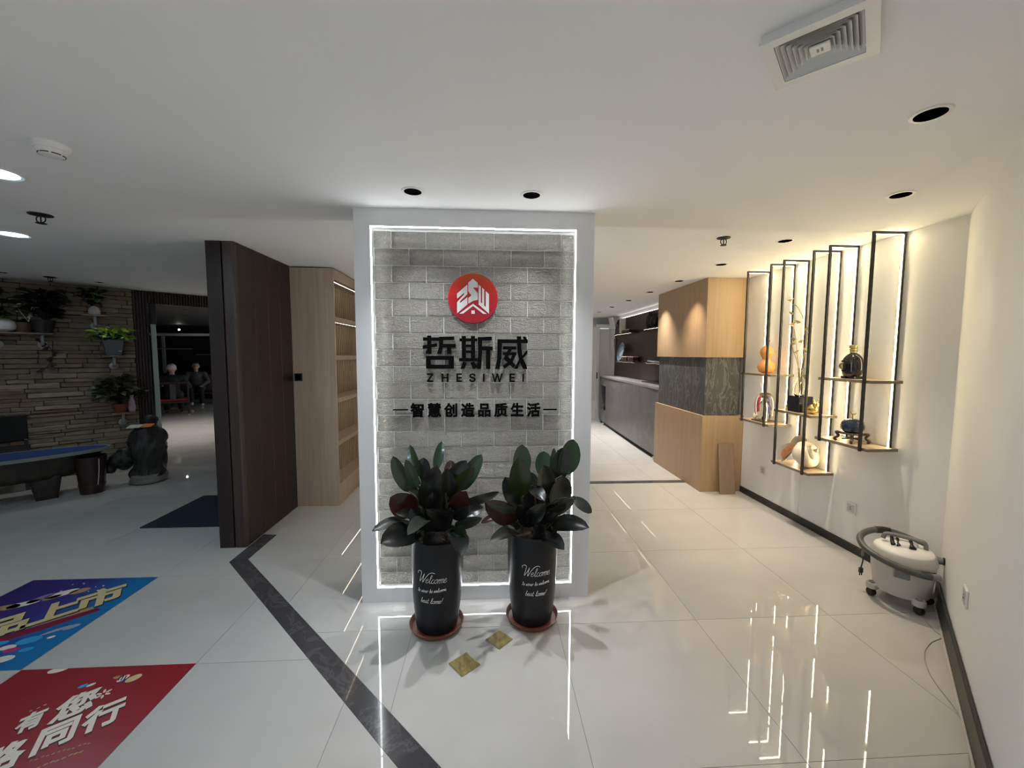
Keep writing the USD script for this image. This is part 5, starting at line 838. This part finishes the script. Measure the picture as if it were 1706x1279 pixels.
shelf_plant(-0.216, 0.125, 1.478, 'bright green bushy plant in a grey square pot beside the doorway', pm, 'stone_grey_pot', [(foliage(70, 0.21, 0.15, 0.12, 28, 0.55, (0, 0, 0.18)), 'leaf_bright', 'foliage'), (foliage(40, 0.19, 0.12, 0.11, 29, 0.4, (0, 0, 0.17)), 'leaf_shade', 'foliage'), (foliage(10, 0.18, 0.16, 0.06, 30, 0.5, (0, -0.03, 0.20)), 'white_plastic', 'flower')], [(cat(tube([(0.04, -0.105, 0.06), (0.055, -0.104, 0.05), (0.07, -0.103, 0.06)], 0.004, 5)), 'white_plastic', 'emblem')])
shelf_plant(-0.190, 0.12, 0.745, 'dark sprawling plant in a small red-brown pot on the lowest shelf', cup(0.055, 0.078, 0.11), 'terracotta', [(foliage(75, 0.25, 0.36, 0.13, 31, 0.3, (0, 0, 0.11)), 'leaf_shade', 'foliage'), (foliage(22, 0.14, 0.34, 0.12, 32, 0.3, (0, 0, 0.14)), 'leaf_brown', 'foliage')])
x, y = on_wall(-0.078, 0.13); solo('ceramic_vase', 'small pink-white ceramic vase beside the red-brown pot', 'vase', lathe([(0, 0), (0.03, 0), (0.040, 0.05), (0.030, 0.13), (0.018, 0.18), (0.026, 0.215), (0, 0.20)], 24), 'pink_glaze', (x, y, 0.745), smooth=True)
x, y = on_wall(-0.80, 0.07); t = Thing('hanging_vine', 'thin dry vine trailing on the stone wall under the wide shelf', 'vine', (x, y, 0), 45)
vn = curve([(-0.10, 0, 1.70), (0.02, 0, 1.62), (0.07, 0.005, 1.50), (0.04, 0, 1.38), (-0.02, 0, 1.30)], 6); t.part('stem', tube(vn, 0.004, 5), 'stem_green', True); t.part('foliage', cat([leaf_mesh(vn[k], vn[k] + np.array([rng.uniform(-0.06, 0.06), -0.02, rng.uniform(-0.06, -0.02)]), 0.035, 0, 0.2, 0.2, 5, 3, (0, -1, 0.3)) for k in range(2, len(vn), 2)]), 'leaf_brown', True, kind='stuff')

# ================================================================== DARK ROOM: PEOPLE
def bones(parts, fine=0.018, its=6):
    """parts: list of chains [(x, y, z, r), ...]; hulls of neighbouring spheres united and smoothed into one surface"""
    M = None
    for ch in parts:
        for a, b in zip(ch[:-1], ch[1:]):
            h = m3.Manifold.batch_hull([m3.Manifold.sphere(a[3], 14).translate(a[:3]), m3.Manifold.sphere(b[3], 14).translate(b[:3])]); M = h if M is None else M + h
    q = M.refine_to_length(fine).to_mesh(); m = trimesh.Trimesh(q.vert_properties[:, :3], q.tri_verts, process=True); trimesh.smoothing.filter_taubin(m, 0.5, 0.53, its); return m
def hand(w, d, s):
    """five fingers from the wrist W along D; S is +1 or -1 for the thumb's side"""
    w, d = np.array(w, float), np.array(d, float); d /= np.linalg.norm(d); sd = np.cross(d, [0, 0, 1.0]); sd /= np.linalg.norm(sd); out = [[(*w, 0.024), (*(w + d * 0.045), 0.022)], [(*(w + d * 0.02), 0.022), (*(w + d * 0.08 + sd * 0.022), 0.013)], [(*(w + d * 0.02), 0.022), (*(w + d * 0.08 - sd * 0.022), 0.013)]]
    for k, L in zip((-1.5, -0.5, 0.5, 1.5), (0.055, 0.072, 0.078, 0.066)):
        a = w + d * 0.082 + sd * 0.017 * k; b = a + d * L * 0.55 + sd * 0.003 * k; c = b + d * L * 0.4 + np.array([0, 0, -0.016]); out.append([(*a, 0.0095), (*b, 0.0085), (*c, 0.0075)])
    a = w + d * 0.03 + sd * s * 0.024; b = a + d * 0.03 + sd * s * 0.022; out.append([(*a, 0.011), (*b, 0.0095), (*(b + d * 0.028), 0.008)]); return out
def person(label, loc, rz, arms, legs, hair, jacket, trousers, shoes, head=(0, 0.09, 1.12)):
    t = Thing('person', label, 'person', loc, rz); H = np.array(head); S = {1: (0.185, 0.02, 0.90), -1: (-0.185, 0.02, 0.90)}
    tor = [[(0, 0, 0.50, 0.135), (0, 0.0, 0.68, 0.125), (0, 0.01, 0.84, 0.135)], [(-0.13, 0.01, 0.88, 0.075), (0.13, 0.01, 0.88, 0.075)], [(-0.08, 0.0, 0.48, 0.11), (0.08, 0.0, 0.48, 0.11)]]
    nk = [[(0, 0.02, 0.92, 0.055), (*(H * [1, 0.7, 1] + [0, 0, -0.10]), 0.052)]]
    hd = [[(*(H + [0, -0.015, 0.03]), 0.088), (*(H + [0, 0.02, -0.02]), 0.076), (*(H + [0, 0.045, -0.075]), 0.045)], [(*(H + [0, 0.085, 0.01]), 0.014), (*(H + [0, 0.108, -0.022]), 0.013)]] + [[(*(H + [s * 0.078, -0.005, 0.012]), 0.018), (*(H + [s * 0.083, -0.012, -0.022]), 0.012)] for s in (1, -1)]
    hn, am, lg, sh = [], [], [], []
    for s in (1, -1):
        el, wr, dr_ = arms[s]; am.append([(*S[s], 0.062), (*el, 0.047), (*wr, 0.034)]); hn += hand(wr, dr_, -s)
        hip = (0.085 * s, 0.03, 0.47); kn, an, toe = legs[s]; lg.append([(*hip, 0.088), (*kn, 0.062), (*an, 0.044)]); sh.append([(*an, 0.040), (*(np.array(an) + [0, -0.02, -0.035]), 0.038), (*toe, 0.032)])
    t.part('body', bones(tor + nk + hd + am + lg + hn, 0.014, 4), 'skin', True)
    fat = lambda chs, g: [[(x, y, z, r + g) for x, y, z, r in c] for c in chs]
    t.part('jacket', bones(fat(tor, 0.014) + fat(am, 0.012), 0.02), jacket, True); t.part('trousers', bones(fat(lg, 0.012), 0.02), trousers, True)
    for c in sh: t.part('shoe', bones([c], 0.016, 4), shoes, True)
    hm = ball(H + [0, -0.022, 0.045], 0.098, 3, (0.92, 0.98, 0.88)); v = hm.vertices; k = (v[:, 1] > H[1] + 0.035) & (v[:, 2] < H[2] + 0.085); v[k] = H + [0, -0.02, 0.03] + (v[k] - (H + [0, -0.02, 0.03])) * 0.72; hm.vertices = v; t.part('hair', hm, hair, True)
    for s in (1, -1): t.part('eye', ball(H + [s * 0.033, 0.086, 0.012], 0.0085, 1), 'black_hair', True)
    t.part('mouth', tube([tuple(H + [-0.022, 0.083, -0.062]), tuple(H + [0, 0.090, -0.064]), tuple(H + [0.022, 0.083, -0.062])], 0.004, 6), 'red_cushion', True)
PR = 36
person('white-haired person in a dark jacket seated with their back to the doorway', (-7.70, 10.30, 0), PR, {1: ((0.31, 0.02, 0.68), (0.315, 0.25, 0.715), (-0.1, 1, -0.1)), -1: ((-0.31, 0.04, 0.68), (-0.25, 0.27, 0.70), (0.3, 1, 0))}, {1: ((0.13, 0.46, 0.48), (0.14, 0.44, 0.09), (0.15, 0.56, 0.035)), -1: ((-0.13, 0.46, 0.48), (-0.14, 0.44, 0.09), (-0.15, 0.56, 0.035))}, 'white_hair', 'dark_cloth', 'black_cloth', 'black_cloth')
t = Thing('armchair', 'dark red wooden armchair with a red seat cushion, facing away', 'chair', (-7.70, 10.30, 0), PR)
t.part('seat_frame', box(-0.31, 0.31, -0.24, 0.26, 0.30, 0.35, 0.006), 'dark_red_wood'); t.part('seat_cushion', box(-0.29, 0.29, -0.23, 0.24, 0.351, 0.395, 0.018), 'red_cushion')
for a in (-0.285, 0.285):
    for b in (-0.215, 0.235): t.part('leg', box(a - 0.02, a + 0.02, b - 0.02, b + 0.02, 0, 0.30, 0.004), 'dark_red_wood'); t.part('foot_cap', box(a - 0.022, a + 0.022, b - 0.022, b + 0.022, 0, 0.03, 0.004), 'galvanised')
    t.part('arm_post', box(a - 0.016, a + 0.016, 0.20, 0.235, 0.35, 0.66, 0.004), 'dark_red_wood'); t.part('back_post', box(a - 0.018, a + 0.018, -0.235, -0.20, 0.35, 0.78, 0.004), 'dark_red_wood')
    t.part('arm_rest', tube(curve([(a, -0.21, 0.70), (a * 1.06, 0.0, 0.655), (a * 1.06, 0.26, 0.650)], 5), 0.018, 8), 'dark_red_wood', True)
t.part('top_rail', box(-0.31, 0.31, -0.245, -0.205, 0.76, 0.82, 0.008), 'dark_red_wood'); t.part('back_splat', box(-0.055, 0.055, -0.235, -0.212, 0.39, 0.77, 0.004), 'grey_cloth'); t.part('stretcher', box(-0.28, 0.28, -0.225, -0.205, 0.12, 0.15, 0.004), 'dark_red_wood')
person('dark-haired person in black and grey sitting across the dark room, facing the doorway', (-8.55, 12.35, 0), 212, {1: ((0.27, 0.12, 0.68), (0.16, 0.34, 0.60), (-0.2, 1, -0.3)), -1: ((-0.27, 0.12, 0.68), (-0.14, 0.36, 0.58), (0.2, 1, -0.3))}, {1: ((0.13, 0.46, 0.48), (0.10, 0.66, 0.16), (0.09, 0.78, 0.09)), -1: ((-0.11, 0.46, 0.48), (-0.12, 0.46, 0.09), (-0.13, 0.58, 0.035))}, 'black_hair', 'grey_cloth', 'black_cloth', 'shoe_white')
t = Thing('settle', 'dark wooden bench under the person across the dark room', 'bench', (-8.55, 12.35, 0), 212); t.part('seat', box(-0.6, 0.6, -0.24, 0.22, 0.31, 0.365, 0.008), 'dark_red_wood'); t.part('backrest', box(-0.6, 0.6, -0.27, -0.235, 0.37, 0.85, 0.008), 'dark_red_wood')
for a in (-0.55, 0.55):
    for b in (-0.2, 0.18): t.part('leg', box(a - 0.025, a + 0.025, b - 0.025, b + 0.025, 0, 0.31, 0.004), 'dark_red_wood')
for x, y, n in ((-5.75, 8.10, 'added unseen downlight over the dark room floor, just inside the doorway'), (-6.55, 9.20, 'added unseen downlight in the dark room, farther in')): downlight(x, y, (1.0, 0.93, 0.86), n, 'added dark room downlights', L=SPOT_ROOM * (1.0 if y < 9 else 0.03), deep=0.045)  # both added to brighten the floor in there, no fitting is seen
t = Thing('reflected_point', 'tiny glowing ball standing in for a light reflected in the dark room screen', 'lamp', (-9.0, 12.4, 0)); t.part('added_rod', cyl((0, 0, 2.20), (0, 0, CEIL - 0.012), 0.006, 8), 'matt_black'); t.part('glint_ball', ball((0, 0, 2.18), 0.028, 2), 'glint_tiny', True)  # glowing ball and its hanger added for a glint mirrored in the glazed screen
